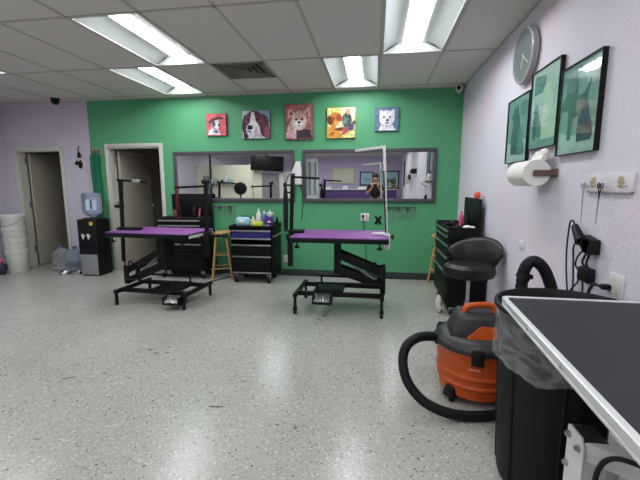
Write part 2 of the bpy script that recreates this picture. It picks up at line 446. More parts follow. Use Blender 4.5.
painting(-2.485,-2.175,2.085,2.4,(214,98,108),(120,30,40),[
 (ngon((.05,.05),(.15,.25),(.42,.42),(.62,.25),(.7,.04)),(232,230,228)), (E(.45,.55,.24,.27),(150,140,140)), (E(.52,.5,.13,.2),(236,232,230)), (E(.38,.55,.08,.14,.3),(96,84,86)),
 (ngon((.12,.62),(.3,.78),(.6,.86),(.86,.82),(.84,.74),(.6,.74),(.35,.68),(.2,.56)),(74,44,50)), (E(.64,.48,.05,.06),(40,32,34)), (E(.5,.62,.03,.03),(30,26,28)), (E(.66,.62,.03,.03),(30,26,28)), (ngon((.3,.18),(.5,.3),(.62,.16),(.5,.12)),(96,110,150))],
 'small red painting of a terrier, first of the five dog paintings')
painting(-1.935,-1.515,2.03,2.43,(184,198,202),(60,44,60),[
 (ngon((.55,.98),(.98,.98),(.98,.5),(.8,.5)),(140,164,192)), (E(.78,.46,.19,.42,.12),(118,60,76)), (E(.9,.2,.12,.22,.1),(146,84,100)), (E(.13,.5,.12,.36,-.06),(70,48,62)), (E(.42,.66,.32,.29),(116,64,74)), (E(.44,.86,.22,.12),(92,52,66)),
 (ngon((.34,.93),(.45,.93),(.5,.62),(.64,.42),(.66,.2),(.56,.02),(.24,.02),(.14,.3),(.16,.46),(.29,.58)),(226,220,226)), (ngon((.4,.3),(.54,.4),(.6,.12),(.46,.04)),(196,188,206)), (E(.29,.4,.1,.085),(44,30,38)), (E(.22,.67,.045,.035),(28,20,24)), (E(.55,.67,.05,.037),(28,20,24)), (E(.26,.26,.1,.03,-.2),(110,80,92)), (E(.14,.1,.09,.1),(56,54,66)), (E(.86,.66,.06,.14,.2),(84,44,62)), (E(.7,.34,.05,.2,.2),(92,50,66)), (E(.32,.14,.05,.06),(200,196,214))],
 'painting of a long-eared brown and white hound, second from left')
painting(-1.29,-.885,2.005,2.5,(158,104,98),(90,70,70),[
 (ngon((.02,.9),(.3,.98),(.25,.6),(.02,.5)),(186,100,98)), (ngon((.1,.6),(.14,.88),(.4,.72)),(216,176,168)), (ngon((.66,.74),(.86,.92),(.9,.62)),(214,160,152)), (ngon((.14,.66),(.18,.82),(.32,.72)),(150,90,92)), (ngon((.72,.72),(.82,.84),(.84,.66)),(150,90,92)),
 (E(.36,.28,.28,.26),(206,180,176)), (ngon((.4,.3),(.9,.28),(.95,.03),(.4,.03)),(64,54,64)), (E(.5,.52,.27,.26),(222,204,190)), (E(.5,.68,.16,.13),(200,160,140)), (E(.49,.44,.13,.11),(238,228,220)), (E(.4,.57,.045,.035),(34,26,28)), (E(.61,.57,.045,.035),(34,26,28)), (E(.5,.48,.055,.035),(34,26,28)), (ngon((.43,.4),(.57,.4),(.5,.36)),(96,50,54)), (ngon((.04,.04),(.04,.2),(.2,.24),(.3,.06)),(222,170,172)), (E(.85,.55,.06,.1),(196,110,108))],
 'tall brick-red painting of a pointy-eared terrier, middle of the five')
painting(-.69,-.285,2.015,2.435,(222,222,140),(120,70,40),[
 (ngon((.02,.02),(.02,.4),(.3,.3),(.6,.02)),(226,160,60)), (ngon((.5,.98),(.98,.98),(.98,.6),(.6,.7)),(224,232,206)), (E(.3,.6,.24,.24),(206,124,50)), (E(.12,.58,.1,.16,.4),(120,56,32)), (E(.35,.35,.2,.24),(222,150,66)), (E(.42,.66,.1,.12),(158,74,40)), (E(.5,.44,.2,.1,.5),(232,206,170)), (E(.48,.3,.22,.05,.1),(96,48,44)),
 (E(.7,.58,.17,.24),(70,84,84)), (ngon((.55,.5),(.62,.72),(.74,.6),(.68,.42)),(104,126,122)), (E(.74,.85,.08,.1),(206,150,110)), (ngon((.5,.1),(.56,.26),(.9,.5),(.95,.4),(.66,.14)),(178,96,120)), (E(.84,.34,.1,.1,.6),(70,70,110)), (E(.6,.24,.06,.08),(214,90,70)), (E(.25,.64,.03,.03),(30,22,20)), (E(.8,.68,.025,.03),(20,20,22)), (E(.2,.16,.08,.05),(196,96,40)), (E(.94,.5,.06,.06),(60,90,70))],
 'yellow and orange painting of a hound beside a dark bird-like shape')
painting(-.02,.3,2.1,2.415,(104,124,164),(60,72,110),[
 (ngon((.16,.02),(.24,.24),(.76,.24),(.88,.02)),(232,232,240)), (ngon((.18,.62),(.2,.92),(.42,.8)),(226,226,236)), (ngon((.6,.82),(.8,.94),(.84,.62)),(226,226,236)), (E(.5,.54,.33,.34),(236,236,242)), (E(.5,.4,.2,.16),(246,246,248)), (E(.38,.58,.045,.035),(30,30,34)), (E(.63,.59,.045,.035),(30,30,34)), (E(.53,.45,.06,.05),(34,32,38)), (ngon((.42,.33),(.5,.37),(.62,.33),(.52,.3)),(90,86,100)), (E(.5,.22,.2,.03),(196,196,216))],
 'small blue painting of a white fluffy dog, last of the five')

# ------------------------------------------------------------------ grooming tables
def grooming_table(label, loc, rz, L, D, zt, s, feet):
    """local frame: x along the top, -y towards the camera; s = side of the lift pivot (+1 right)"""
    root = thing('grooming_table', label, 'grooming table', loc, rz)
    def bd(mb, n, m): return mb.build(n, m, root, local=True)
    zb = 0 if feet == 'caster' else -.05; pv = -.035 if feet == 'caster' else -.10; lw = .014
    h = L/2; d = D/2; B = .455 if feet == 'caster' else .43; bx = -.035 if feet == 'caster' else -.07
    bd(MB().box((-h+.012,-d+.012,zt-.012), (h-.012,d-.012,zt), 0, .005), 'table_pad', purple)
    b = MB()
    for y0_, y1_ in ((-d,-d+.03),(d-.03,d)): b.box((-h,y0_,zt-.055), (h,y1_,zt-.008), 0, .004)
    for x0_, x1_ in ((-h,-h+.03),(h-.03,h)): b.box((x0_,-d,zt-.055), (x1_,d,zt-.008), 0, .004)
    b.box((-h+.02,-d+.02,zt-.04), (h-.02,d-.02,zt-.012))
    bd(b, 'table_frame', blackmet)
    for sx in (-1, 1):   # clamp knobs below the rim
        b = MB(); b.cyl((sx*(h-.09),-d+.03,zt-.1), (sx*(h-.09),-d+.03,zt-.05), .008); b.cyl((sx*(h-.09),-d+.03,zt-.115), (sx*(h-.09),-d+.03,zt-.095), .026, .03, 10)
        bd(b, 'clamp_knob', black)
    # scissor lift
    b = MB(); b.box((s*bx-.03,-.1,zt-.43), (s*bx+.03,.1,zt-.05), 0, .004); b.box((s*bx-.14,-.12,zt-.06), (s*bx+.25,.12,zt-.045)); bd(b, 'lift_bracket', blackmet)
    for z0_, z1_, nm in ((.455+pv, zt-.215, 'lift_arm'), (.31+pv*.8, zt-.385, 'lift_arm')):
        b = MB()
        for yy in (-.09, .075):
            p0 = Vector((s*(B+.01), yy, z0_)); p1 = Vector((s*bx, yy, z1_))
            b.prism([p0+Vector((0,0,-.042)), p0+Vector((0,0,.042)), p1+Vector((0,0,.042)), p1+Vector((0,0,-.042))], (0,.015,0))
        for p in (p0, p1): b.cyl((p.x,-.1,p.z), (p.x,.1,p.z), .014)
        bd(b, nm, blackmet)
    bd(MB().cyl((s*.38,0,.36+pv), (s*.02,0,zt-.27), .018, .012).cyl((s*.38,-.07,.36+pv), (s*.38,.07,.36+pv), .02), 'lift_spring', silver)
    bd(MB().tube([(s*.34,-.1,.47+pv),(s*.35,-.1,.565+pv),(s*.39,-.1,.565+pv),(s*.40,-.1,.46+pv)], .008), 'release_handle', blackmet)
    for yy in (-.11, .085):
        b = MB(); b.box((min(s*(B-.02),s*(B+.035)),yy,.2), (max(s*(B-.02),s*(B+.035)),yy+.025,.52+pv), 0, .003); bd(b, 'pivot_post', blackmet)
    b = MB()
    for sx in (-1, 1): b.box((sx*B-.022,-.31,.185+zb), (sx*B+.022,.31,.225+zb), 0, .004)
    for yy in (-.19, .19): b.box((-B,yy-.02,.18+zb), (B,yy+.02,.228+zb), 0, .004)
    b.box((-.12*s-.16,-.18,.2+zb), (-.12*s+.16,.18,.24+zb), 0, .004)
    bd(b, 'base_frame', blackmet)
    bd(MB().tube([(-s*.24,-.16,.2+zb),(-s*.24,-.16,.3+zb),(-s*.22,-.16,.315+zb),(s*.38,-.14,.315+zb),(s*.41,-.13,.3+zb)], .012), 'pedal_bar', blackmet)
    bd(MB().tube([(-s*.24,.16,.2+zb),(-s*.24,.16,.3+zb),(-s*.22,.16,.315+zb),(s*.38,.14,.315+zb),(s*.41,.13,.3+zb)], .012), 'pedal_bar', blackmet)
    for sx in (-1, 1):
        for sy in (-1, 1):
            b = MB(); x, y = sx*B, sy*.29
            b.box((x-lw,y-lw,.07 if feet == 'caster' else .02), (x+lw,y+lw,.19+zb), 0, .003)
            if feet == 'caster': b.box((x-.022,y-.02,.045), (x+.022,y+.02,.08), 0, .004)
            lg = bd(b, 'leg', blackmet)
            if feet == 'caster': MB().cyl((x-.016,y,.03), (x+.016,y,.03), .03, n=18).build('caster', rubber, lg, local=True)
            else: MB().cyl((x,y,0), (x,y,.025), .022, .016, n=14).build('levelling_foot', rubber, lg, local=True)
    # foot pedal
    px = -.16*1 if s > 0 else .31
    if s < 0: bd(MB().box((h-.004,-d+.02,zt-.05),(h+.003,d-.06,zt-.02),0,.001), 'end_strip', alum)
    zb += .025 if feet == 'caster' else 0
    b = MB(); b.box((px-.1,-.36,.11+zb), (px+.1,-.22,.125+zb), 0, .004); b.box((px-.1,-.36,.11+zb), (px-.085,-.19,.2+zb), 0, .003); b.box((px+.085,-.36,.11+zb), (px+.1,-.19,.2+zb), 0, .003)
    bd(b, 'pedal_frame', blackmet)
    for q in (-1, 1): bd(MB().box((px+q*.043-.039,-.365,.155+zb), (px+q*.043+.039,-.245,.178+zb), 0, .006, rot=Rx(.5)), 'foot_pedal', silver)
    return root
LT = grooming_table('purple-topped grooming table in front of the left doorway, on small fixed feet', (-2.47,4.02,0), math.radians(-4.2), 1.06, .6, .842, -1, 'foot')
CT = grooming_table('purple-topped grooming table on casters in the middle, before the right mirror', (-.36,4.03,0), math.radians(-1), 1.02, .72, .835, 1, 'caster')
def pole(root, p0, p1, w, name, m, extra=None):
    b = MB(); p0 = Vector(p0); p1 = Vector(p1)
    if abs((p1-p0).z) > .2:
        d = (p1-p0)
        b.prism([p0+Vector((-w,-w,0)), p0+Vector((w,-w,0)), p0+Vector((w,w,0)), p0+Vector((-w,w,0))], d)
    else:
        b.prism([p0+Vector((0,-w,-w)), p0+Vector((0,w,-w)), p0+Vector((0,w,w)), p0+Vector((0,-w,w))], p1-p0)
    return b.build(name, m, root)
# left table arms
a = pole(LT, (-2.97,4.0,.46), (-2.925,4.0,1.43), .016, 'grooming_post', blackmet)
MB().box((-3.01,3.94,.77), (-2.93,4.06,.83), 0, .004).box((-3.0,3.95,.845), (-2.72,4.05,.872), 0, .004).build('post_clamp', black, a)
pole(a, (-2.97,4.0,1.425), (-2.6,4.0,1.395), .012, 'crossbar', blackmet)
MB().box((-2.78,3.985,1.39), (-2.68,4.015,1.43), 0, .004).build('crossbar_sleeve', silver, a)
MB().cyl((-2.975,4.0,1.12), (-2.915,4.0,1.12), .016).cyl((-3.02,4.0,1.12), (-2.975,4.0,1.12), .02).build('post_knob', black, a)
a = pole(LT, (-1.925,4.05,.53), (-1.905,4.05,1.42), .018, 'grooming_post', blackmet)
pole(a, (-2.29,4.05,1.335), (-1.9,4.05,1.352), .013, 'crossbar', blackmet)
MB().box((-1.96,3.99,.76), (-1.88,4.11,.83), 0, .004).box((-1.93,4.03,.77), (-1.72,4.07,.8), 0, .004).cyl((-1.72,4.05,.785), (-1.68,4.05,.785), .03, n=10).build('post_clamp', black, a)
MB().cyl((-1.9,4.0,1.4), (-1.9,4.1,1.4), .022).ell((-1.9,3.99,1.4), (.03,.018,.03)).build('post_knob', black, a)
# centre table arms
MB().box((-.965,4.035,.45), (-.91,4.085,.77), 0, .004).build('post_sleeve', black, CT)
a = pole(CT, (-.935,4.06,.46), (-.9,4.06,1.46), .018, 'grooming_post', blackmet)
MB().box((-.965,3.98,.76), (-.87,4.14,.825), 0, .004).box((-.95,4.0,.84), (-.78,4.12,.868), 0, .004).build('post_clamp', black, a)
pole(a, (-.915,4.06,1.45), (-.6,4.06,1.432), .012, 'crossbar', blackmet)
MB().cyl((-.99,4.06,1.36), (-.9,4.06,1.36), .01).cyl((-1.0,4.06,1.36), (-.97,4.06,1.36), .028, n=8).build('post_knob', black, a)
MB().cyl((-.98,4.06,1.28), (-.9,4.06,1.28), .01).build('post_pin', black, a)
a = pole(CT, (.135,3.99,.7), (.085,3.99,1.745), .014, 'grooming_post', whitepaint)
pole(a, (.1,3.99,1.752), (-.215,3.99,1.715), .012, 'crossbar', whitepaint)
MB().box((.1,3.93,.69), (.165,4.05,.84), 0, .004).box((-.02,3.95,.838), (.15,4.03,.858), 0, .004).build('post_clamp', whitepaint, a)
MB().cyl((.16,3.99,.815), (.2,3.99,.815), .012).cyl((.185,3.99,.815), (.205,3.99,.815), .03, n=10).build('post_knob', black, a)
MB().cyl((.12,3.965,.86), (.085,3.965,1.5), .007).build('post_cord', cordm, a)
# hanging things on the arms
sg = thing('grooming_sling', 'long black padded sling hanging beside the centre table post', 'sling', (-.955,4.0,.84))
MB().lathe([(0,0),(.022,.01),(.032,.08),(.034,.25),(.032,.38),(.022,.47),(.01,.5),(0,.5)], (-.965,3.99,.85), sx=.85, sy=.6, n=20).build('sling_pad', blackvinyl, sg)
MB().tube([(-.965,3.99,1.345),(-.955,4.0,1.4),(-.93,4.03,1.475),(-.9,4.06,1.468)], .006).build('sling_strap', cordm, sg)
def leash(x0, z0, x1, z1, y, m, label, rr=.0042):
    r = thing('grooming_loop', label, 'leash', (x1, y, z1))
    MB().tube([(x0,y-.022,z0+.02),(x0+.004,y-.022,z0-.05),((x0+x1)/2-.012,y-.024,(z0+z1)/2),(x1-.01,y-.022,z1+.03),(x1+.01,y-.02,z1),(x1+.02,y-.02,z1+.04),((x0+x1)/2+.008,y-.018,(z0+z1)/2+.03),(x0+.006,y+.02,z0-.03),(x0,y+.02,z0+.02),(x0,y,z0+.024),(x0,y-.022,z0+.02)], rr, n=6).build('strap', m, r)
    MB().box((x1-.012,y-.034,z1+.1), (x1+.024,y-.01,z1+.13), 0, .003).build('slide_lock', black, r)
leash(-2.26, 1.338, -2.25, .96, 4.05, redm, 'red grooming loop at the far end of the left table crossbar')
# ------------------------------------------------------------------ tool chests and cart
def handle_strip(b, x0, x1, y, z, m=0): b.box((x0, y-.02, z-.0095), (x1, y, z+.0095), m, .003)
def casters(root, pts, r=.05):
    for x, y in pts:
        c = MB().box((x-.025,y-.03,r*1.3), (x+.025,y+.03,r*2+.03), 0, .004).build('caster', silver, root)
        MB().cyl((x-.016,y,r), (x+.016,y,r), r, n=20).build('wheel', rubber, c)
        MB().cyl((x-.019,y,r), (x+.019,y,r), r*.55, n=16).build('hub', silver, c)
# left rolling chest with open-lid top chest
x0, x1, y0, y1 = -3.17, -2.41, 5.0, 5.38
tl = thing('tool_chest', 'tall black tool chest with open lid beside the left doorway', 'tool chest', ((x0+x1)/2, (y0+y1)/2, 0))
MB().box((x0,y0,.12), (x1,y1,.66), 0, .006).box((x0+.02,y0+.02,.66),(x1-.02,y1,.68)).build('cabinet', blacksat, tl)
MB().box((x0+.02,y0+.01,.68), (x1-.02,y1,.9), 0, .006).build('top_chest', blacksat, tl)
for z in (.85, .775):
    d = MB().box((x0+.04,y0-.004,z-.03), (x1-.04,y0+.012,z+.03), 0, .003).build('drawer', blacksat, tl)
    b = MB(); handle_strip(b, x0+.06, x1-.06, y0-.003, z+.008); b.build('drawer_pull', silver, d)
for z, zz in ((.6,.05), (.47,.07), (.28,.11)):
    d = MB().box((x0+.03,y0-.012,z-zz), (x1-.03,y0+.004,z+zz-.01), 0, .003).build('drawer', blacksat, tl)
    b = MB(); handle_strip(b, x0+.2, x1-.06, y0-.011, z+zz-.025); b.build('drawer_pull', silver if z > .3 else blacksat, d)
MB().box((x0+.1,y1-.05,.9), (x1-.02,y1-.025,1.235), 0, .004, rot=Rx(.04)).build('lid', blacksat, tl)
casters(tl, [(x0+.07,y0+.06),(x1-.07,y0+.06),(x0+.07,y1-.06),(x1-.07,y1-.06)], .045)
def bottle(x, y, z, r, h, m, cap, label, cat='bottle', neck=.35, group=None, nozzle=False):
    o = thing('bottle', label, cat, (x,y,z), 0, group)
    hb = h*(1-neck*.6)
    MB().lathe([(0,0),(r*.94,0),(r,.006),(r,hb*.85),(r*.8,hb*.95),(r*.4,hb),(r*.36,hb+.008),(0,hb+.008)], (x,y,z), n=20).build('bottle_body', m, o)
    if nozzle: MB().lathe([(0,0),(r*.42,0),(r*.42,.02),(r*.12,h-hb),(0,h-hb)], (x,y,z+hb+.006), n=14).build('bottle_cap', cap, o)
    else: MB().lathe([(0,0),(r*.45,0),(r*.45,h-hb-.01),(0,h-hb)], (x,y,z+hb+.006), n=14).build('bottle_cap', cap, o)
    return o
bottle(-2.93,5.16,.902,.03,.12, mat('amber_plastic',(110,70,50),.4), black, 'small brown bottle in the open top of the left tool chest')
bottle(-2.62,5.14,.902,.028,.15, black, redm, 'small black bottle with red cap in the left tool chest top')

pbr = thing('brush', 'pink handled brush leaning in the open top of the left tool chest', 'brush', (-2.52,5.12,.9))
MB().box((-2.535,5.11,.902),(-2.515,5.122,1.03),0,.004,rot=Ry(.12)).build('brush_handle', pinkm, pbr)
MB().box((-2.535,5.1,1.03),(-2.495,5.13,1.09),0,.008,rot=Ry(.12)).build('brush_head', rubber, pbr)

# middle tool cart
x0, x1, y0, y1 = -1.99, -1.375, 4.9, 5.36
tc_ = thing('tool_cart', 'black tool cart with silver drawer edges under the left mirror', 'tool cart', ((x0+x1)/2, (y0+y1)/2, 0))
b = MB()
b.box((x0,y0+.02,.12), (x0+.025,y1,.8), 0, .004); b.box((x1-.025,y0+.02,.12), (x1,y1,.8), 0, .004); b.box((x0,y1-.02,.12), (x1,y1,.82), 0, .004); b.box((x0,y0+.01,.12), (x1,y1,.15), 0, .004)
b.box((x0+.02,y0+.04,.3), (x1-.02,y1,.32)); b.build('cabinet', blacksat, tc_)
b = MB(); b.box((x0-.01,y0,.765), (x1+.01,y1,.785), 0, .003); b.box((x0-.01,y0,.75), (x1+.01,y0+.015,.81), 0, .003); b.box((x0-.01,y0,.77), (x0+.005,y1,.81), 0, .003); b.box((x1-.005,y0,.77), (x1+.01,y1,.82), 0, .003)
b.build('top_tray', blacksat, tc_)
for z0_, z1_, mm, pull in ((.63,.748,darkblue,True), (.395,.55,blacksat,True), (.17,.388,blacksat,True), (.125,.162,blacksat,True)):
    d = MB().box((x0+.03,y0-.004,z0_), (x1-.03,y0+.016,z1_), 0, .003).build('drawer', mm, tc_)
    b = MB(); handle_strip(b, x0+.025, x1-.025, y0-.002, z1_-.01); b.build('drawer_pull', silver, d)
    if mm is darkblue:
        b = MB(); handle_strip(b, x0+.025, x1-.025, y0-.002, z0_-.002); b.build('drawer_lip', silver, d)
MB().tube([(x1+.0,y0+.02,.66),(x1+.05,y0+.01,.68),(x1+.055,y0+.2,.69),(x1+.05,y1-.05,.68),(x1,y1-.06,.66)], .01).build('side_handle', silver, tc_)
casters(tc_, [(x0+.07,y0+.03),(x1-.07,y0+.03),(x0+.08,y1-.08),(x1-.08,y1-.08)], .06)
zt = .787
# goods on the cart
pk = thing('wipes_pack', 'pale blue film wipes pack on the tool cart, left end', 'wipes pack', (-1.83,5.03,zt))
MB().box((-1.93,4.95,zt), (-1.72,5.08,zt+.135), 0, .05, 4, rot=Rz(.1)).build('pack_film', paleblue, pk)
MB().ell((-1.83,4.95,zt+.07), (.045,.012,.03)).build('pack_lid', white, pk)
tag(MB().box((-1.965,5.13,zt+.001), (-1.72,5.22,zt+.12), 0, .012).box((-1.9,5.16,zt+.115),(-1.8,5.19,zt+.14),0,.004).build('clipper_case', black), 'black clipper case behind the pale blue pack', 'case')
bottle(-1.685,5.02,zt,.036,.14, beige, white, 'squat beige bottle beside the tall white bottle on the cart')
bottle(-1.635,5.12,zt,.036,.245, white, white, 'tall white bottle at the middle of the tool cart', nozzle=True)
bottle(-1.56,5.14,zt,.034,.215, mat('blue_label_plastic',(96,128,190),.4), white, 'blue squeeze bottle with white nozzle behind the lime tub', nozzle=True)
bottle(-1.51,5.26,zt,.032,.215, mat('violet_label_plastic',(110,110,180),.4), white, 'violet squeeze bottle with white nozzle near the purple carton', nozzle=True)
tag(MB().box((-1.665,4.925,zt), (-1.525,5.0,zt+.075), 0, .02, 3).build('lime_tub', lime), 'low lime green tub at the front edge of the tool cart', 'tub')
tag(MB().box((-1.515,4.92,zt), (-1.43,4.98,zt+.03), 0, .008).build('spray_nozzle_tray', mat('grey_blue_plastic',(120,140,160),.4)), 'flat grey blue tray between the lime tub and purple carton', 'tray')
pb = thing('tissue_carton', 'purple carton with white tissue on top, right end of cart', 'carton', (-1.44,5.09,zt))
MB().box((-1.515,5.02,zt), (-1.415,5.14,zt+.14), 0, .004, rot=Rz(.15)).build('carton', purplebox, pb)
MB().box((-1.475,5.012,zt+.06), (-1.43,5.0185,zt+.08), 0, rot=Rz(.15)).build('carton_label', white, pb)
b = MB(); b.lathe([(0,0),(.02,0),(.05,.05),(.03,.055),(.008,.02),(0,.02)], (-1.46,5.085,zt+.139), n=9, sx=1.2, sy=.5); b.build('tissue', paper, pb, smooth=0)
bottle(-1.41,5.28,zt,.02,.12, black, black, 'slim black bottle behind the purple carton')

# right tool chest against the lavender wall
xa, xb, ya, yb = .765, 1.125, 3.88, 4.76
tr = thing('tool_chest', 'black tool chest against the lavender wall with its lid raised', 'tool chest', ((xa+xb)/2, (ya+yb)/2, 0))
MB().box((xa,ya,.1), (xb,yb,.765), 0, .006).build('cabinet', blacksat, tr)
b = MB(); b.box((xa-.005,ya+.05,.77), (xb-.06,yb,.90), 0, .005); b.build('top_chest', blacksat, tr)
b = MB(); b.box((xa-.005,ya+.05,.9), (xa+.01,yb,.925)); b.box((xa,yb-.015,.9), (xb-.06,yb,.93)); b.box((xa,ya+.05,.9), (xb-.06,ya+.065,.925)); b.build('tray_rim', blacksat, tr)
MB().box((xb-.05,ya+.2,.78), (xb-.025,yb-.02,1.215), 0, .004).build('lid', blacksat, tr)
for z in (.87, .81):
    d = MB().box((xa-.012,ya+.08,z-.025), (xa-.003,yb-.04,z+.022), 0, .002).build('drawer', blacksat, tr)
    MB().box((xa-.03,ya+.1,z+.008), (xa-.01,yb-.06,z+.024), 0, .002).build('drawer_pull', silver, d)
for z in (.69, .56, .4):
    d = MB().box((xa-.012,ya+.03,z-.05), (xa+.002,yb-.03,z+.055), 0, .002).build('drawer', blacksat, tr)
    MB().box((xa-.03,ya+.05,z+.035), (xa-.01,yb-.05,z+.055), 0, .002).build('drawer_pull', silver, d)
MB().box((xa-.01,ya+.03,.13), (xa+.002,yb-.03,.33), 0, .002).build('cabinet_door', blacksat, tr)
casters(tr, [(xa+.05,ya+.07),(xa+.05,yb-.07),(xb-.05,ya+.07),(xb-.05,yb-.07)], .04)
# tools in its tray
for k, (x, y, l, mm, nm, lab) in enumerate([(.83,4.62,.1,black,'clipper','black hair clipper at the far end of the right chest tray'), (.9,4.5,.12,darkgrey,'clipper','dark grey hair clipper in the middle of the right chest tray'), (.82,4.35,.1,black,'clipper','short black hair clipper nearest the tray front of the right chest')]):
    r = thing(nm, lab, 'hair clipper', (x,y,.9))
    MB().box((x-.02,y-l/2,.902), (x+.02,y+l/2,.945), 0, .014, 3, rot=Rz(.5*k-.4)).build('clipper_body', mm, r)
    MB().box((x-.018,y+l/2-.004,.905), (x+.018,y+l/2+.02,.93), 0, .003, rot=Rz(.5*k-.4)).build('blade', silver, r)
bottle(.975,4.42,.902,.026,.16, pinkm, pinkm, 'pink bottle standing in the right tool chest tray')
bottle(1.0,4.25,.902,.03,.17, black, black, 'black spray bottle next to the raised lid of the right chest')
tag(MB().lathe([(0,0),(.022,0),(.034,.02),(.034,.05),(.02,.07),(0,.07)], (1.085,4.22,1.2155), n=14).build('orange_cup', mat('coral_plastic',(226,96,64),.5)), 'small coral cup on top of the raised chest lid', 'cup')
tag(MB().ell((.98,4.06,.92), (.07,.05,.016), rot=Rz(.4)).ell((.95,4.02,.925), (.04,.03,.022)).build('folded_cloth', paper), 'crumpled white cloth on the near end of the right chest', 'cloth')
b = MB(); V = []
for j in range(9):
    f = j/8; ring = []
    for k in range(28):
        a = 2*PI*k/28; rr = (.9+.14*math.sin(5*a+3*f)+.1*math.sin(9*a-6*f))*(math.sin(PI*(.12+.8*f))**.6)
        ring.append((.702+.034*rr*math.cos(a), 4.04+.085*rr*math.sin(a), .003+.17*f+.012*math.sin(4*a+f*3)*f))
    V.append(b._new(ring))
for A, B in zip(V, V[1:]):
    for k in range(28): b._f([A[k], A[(k+1)%28], B[(k+1)%28], B[k]], 0)
b._f(V[0][::-1], 0); b._f(V[-1], 0)
tag(b.build('plastic_bag', white, smooth=50), 'crumpled white plastic bag on the floor against the right tool chest', 'bag')

# ------------------------------------------------------------------ stools
def wooden_stool(cx, cy, h, rz, label):
    r = thing('wooden_stool', label, 'stool', (cx,cy,0), rz, 'honey wood bar stools')
    MB().lathe([(0,h-.035),(.15,h-.035),(.165,h-.025),(.165,h-.006),(.158,h),(0,h)], n=32).build('seat', wood, r, local=True)
    P = []
    for k in range(4):
        a = PI/4+k*PI/2; top = Vector((.1*math.cos(a), .1*math.sin(a), h-.036)); bot = Vector((.2*math.cos(a), .2*math.sin(a), 0)); P.append((top, bot))
        MB().cyl(bot, top, .014, .018, 12).build('leg', wood, r, local=True)
    for k in range(4):
        for f in (.25, .55) if k % 2 == 0 else (.32, .62):
            A = P[k][1].lerp(P[k][0], f); B = P[(k+1)%4][1].lerp(P[(k+1)%4][0], f)
            MB().cyl(A, B, .009, n=10).build('rung', wood, r, local=True)
wooden_stool(-2.22, 5.15, .69, .35, 'honey wood stool between the left tool chest and the tool cart')
wooden_stool(.93, 5.16, .69, .3, 'honey wood stool half hidden behind the right tool chest')
ss = thing('saddle_stool', 'black vinyl swivel stool with curved backrest before the right chest', 'stool', (.85,3.42,0))
MB().lathe([(0,.545),(.15,.545),(.2,.562),(.215,.6),(.205,.645),(.17,.672),(.09,.672),(0,.668)], (.84,3.4,0), n=36, sx=1.05, sy=.95).build('seat', blackvinyl, ss)
b = MB(); N = 14; rows_ = []
Rb = .235; cb = Vector((.85,3.4,0)); a0 = math.radians(15)
for k in range(N+1):
    a = a0+(k/N-.5)*math.radians(132); f = math.sin(PI*min(1, max(0, (k+.35)/(N+.7))))**.55
    rows_.append((a, f))
dirv = Vector((.5,.87,0)).normalized(); base_a = math.atan2(dirv.y, dirv.x)
for ring in range(1):
    sec = []
    for a, f in rows_:
        an = base_a+(a-a0); c = cb+Vector((math.cos(an), math.sin(an), 0))*Rb
        zc = .722; hh = (.185-.055*rows_.index((a, f))/N)*f+.004; th = .04*f+.004
        out = Vector((math.cos(an), math.sin(an), 0))
        sec.append([c+out*(th*math.cos(q)+.03*math.sin(q))+Vector((0,0,zc+hh*math.sin(q))) for q in [2*PI*j/14 for j in range(14)]])
    V = [b._new(x) for x in sec]
    for A, B in zip(V, V[1:]):
        for j in range(14): b._f([A[j], A[(j+1)%14], B[(j+1)%14], B[j]], 0)
    b._f(V[0][::-1], 0); b._f(V[-1], 0)
b.build('backrest', blackvinyl, ss, smooth=60)
MB().tube([(.87,3.45,.54),(.93,3.6,.53),(.95,3.66,.6),(.94,3.645,.74)], .014).build('back_bracket', blackmet, ss)
MB().cyl((.84,3.4,.1), (.84,3.4,.32), .026).cyl((.84,3.4,.3), (.84,3.4,.55), .016).build('gas_column', chrome, ss)
for k in range(5):
    a = 2*PI*k/5+.3; e = Vector((.84+.24*math.cos(a), 3.4+.24*math.sin(a), .075))
    l = MB().cyl((.84,3.4,.11), e, .022, .014, 10).build('base_arm', blackmet, ss)
    MB().cyl(e+Vector((-.012,0,-.047)), e+Vector((.012,0,-.047)), .028, n=14).cyl(e+Vector((0,0,-.04)), e, .008).build('caster', rubber, l)

# ------------------------------------------------------------------ shop vacuum
VX, VY = .665, 2.42
vc = thing('shop_vacuum', 'orange and dark grey drum vacuum on the floor beside the trash can', 'vacuum cleaner', (VX,VY,0))
MB().lathe([(0,.05),(.2,.05),(.215,.06),(.222,.12),(.23,.128),(.231,.14),(.225,.15),(.23,.185),(.238,.193),(.238,.205),(.232,.215),(.244,.345),(.248,.35),(.248,.36),(0,.36)], (VX,VY,0), n=48).build('drum', orange, vc)
MB().lathe([(0,.355),(.255,.355),(.262,.365),(.262,.38),(.25,.4),(.2,.43),(0,.43)], (VX,VY,0), n=40).build('lid', darkgrey, vc)
b = MB(); b.box((VX-.185,VY-.15,.40), (VX+.185,VY+.15,.565), 0, .035, 3, taper=.68, rot=Rz(-.1)); b.build('motor_head', darkgrey, vc)
b = MB(); b.prism([(VX-.1,VY-.158,.425),(VX+.13,VY-.158,.425),(VX+.1,VY-.128,.50),(VX-.01,VY-.133,.50)], (.01,.06,0)); b.build('motor_panel', orange, vc)
MB().tube([(VX-.09,VY-.04,.54),(VX-.085,VY-.04,.585),(VX-.05,VY-.04,.606),(VX+.05,VY-.03,.61),(VX+.085,VY-.03,.595),(VX+.09,VY-.03,.54)], .019, n=12).build('carry_handle', orange, vc)
for a in (-PI*.5-.2, PI*.5):
    d = Vector((math.cos(a), math.sin(a), 0)); p = Vector((VX,VY,0))+d*.255; t_ = Vector((-d.y, d.x, 0))
    b = MB(); b.M = Matrix.Translation(p)@Matrix.Rotation(a,4,'Z')
    l = b.box((-.012,-.035,.305), (.018,.035,.4), 0, .006).build('latch', black, vc)
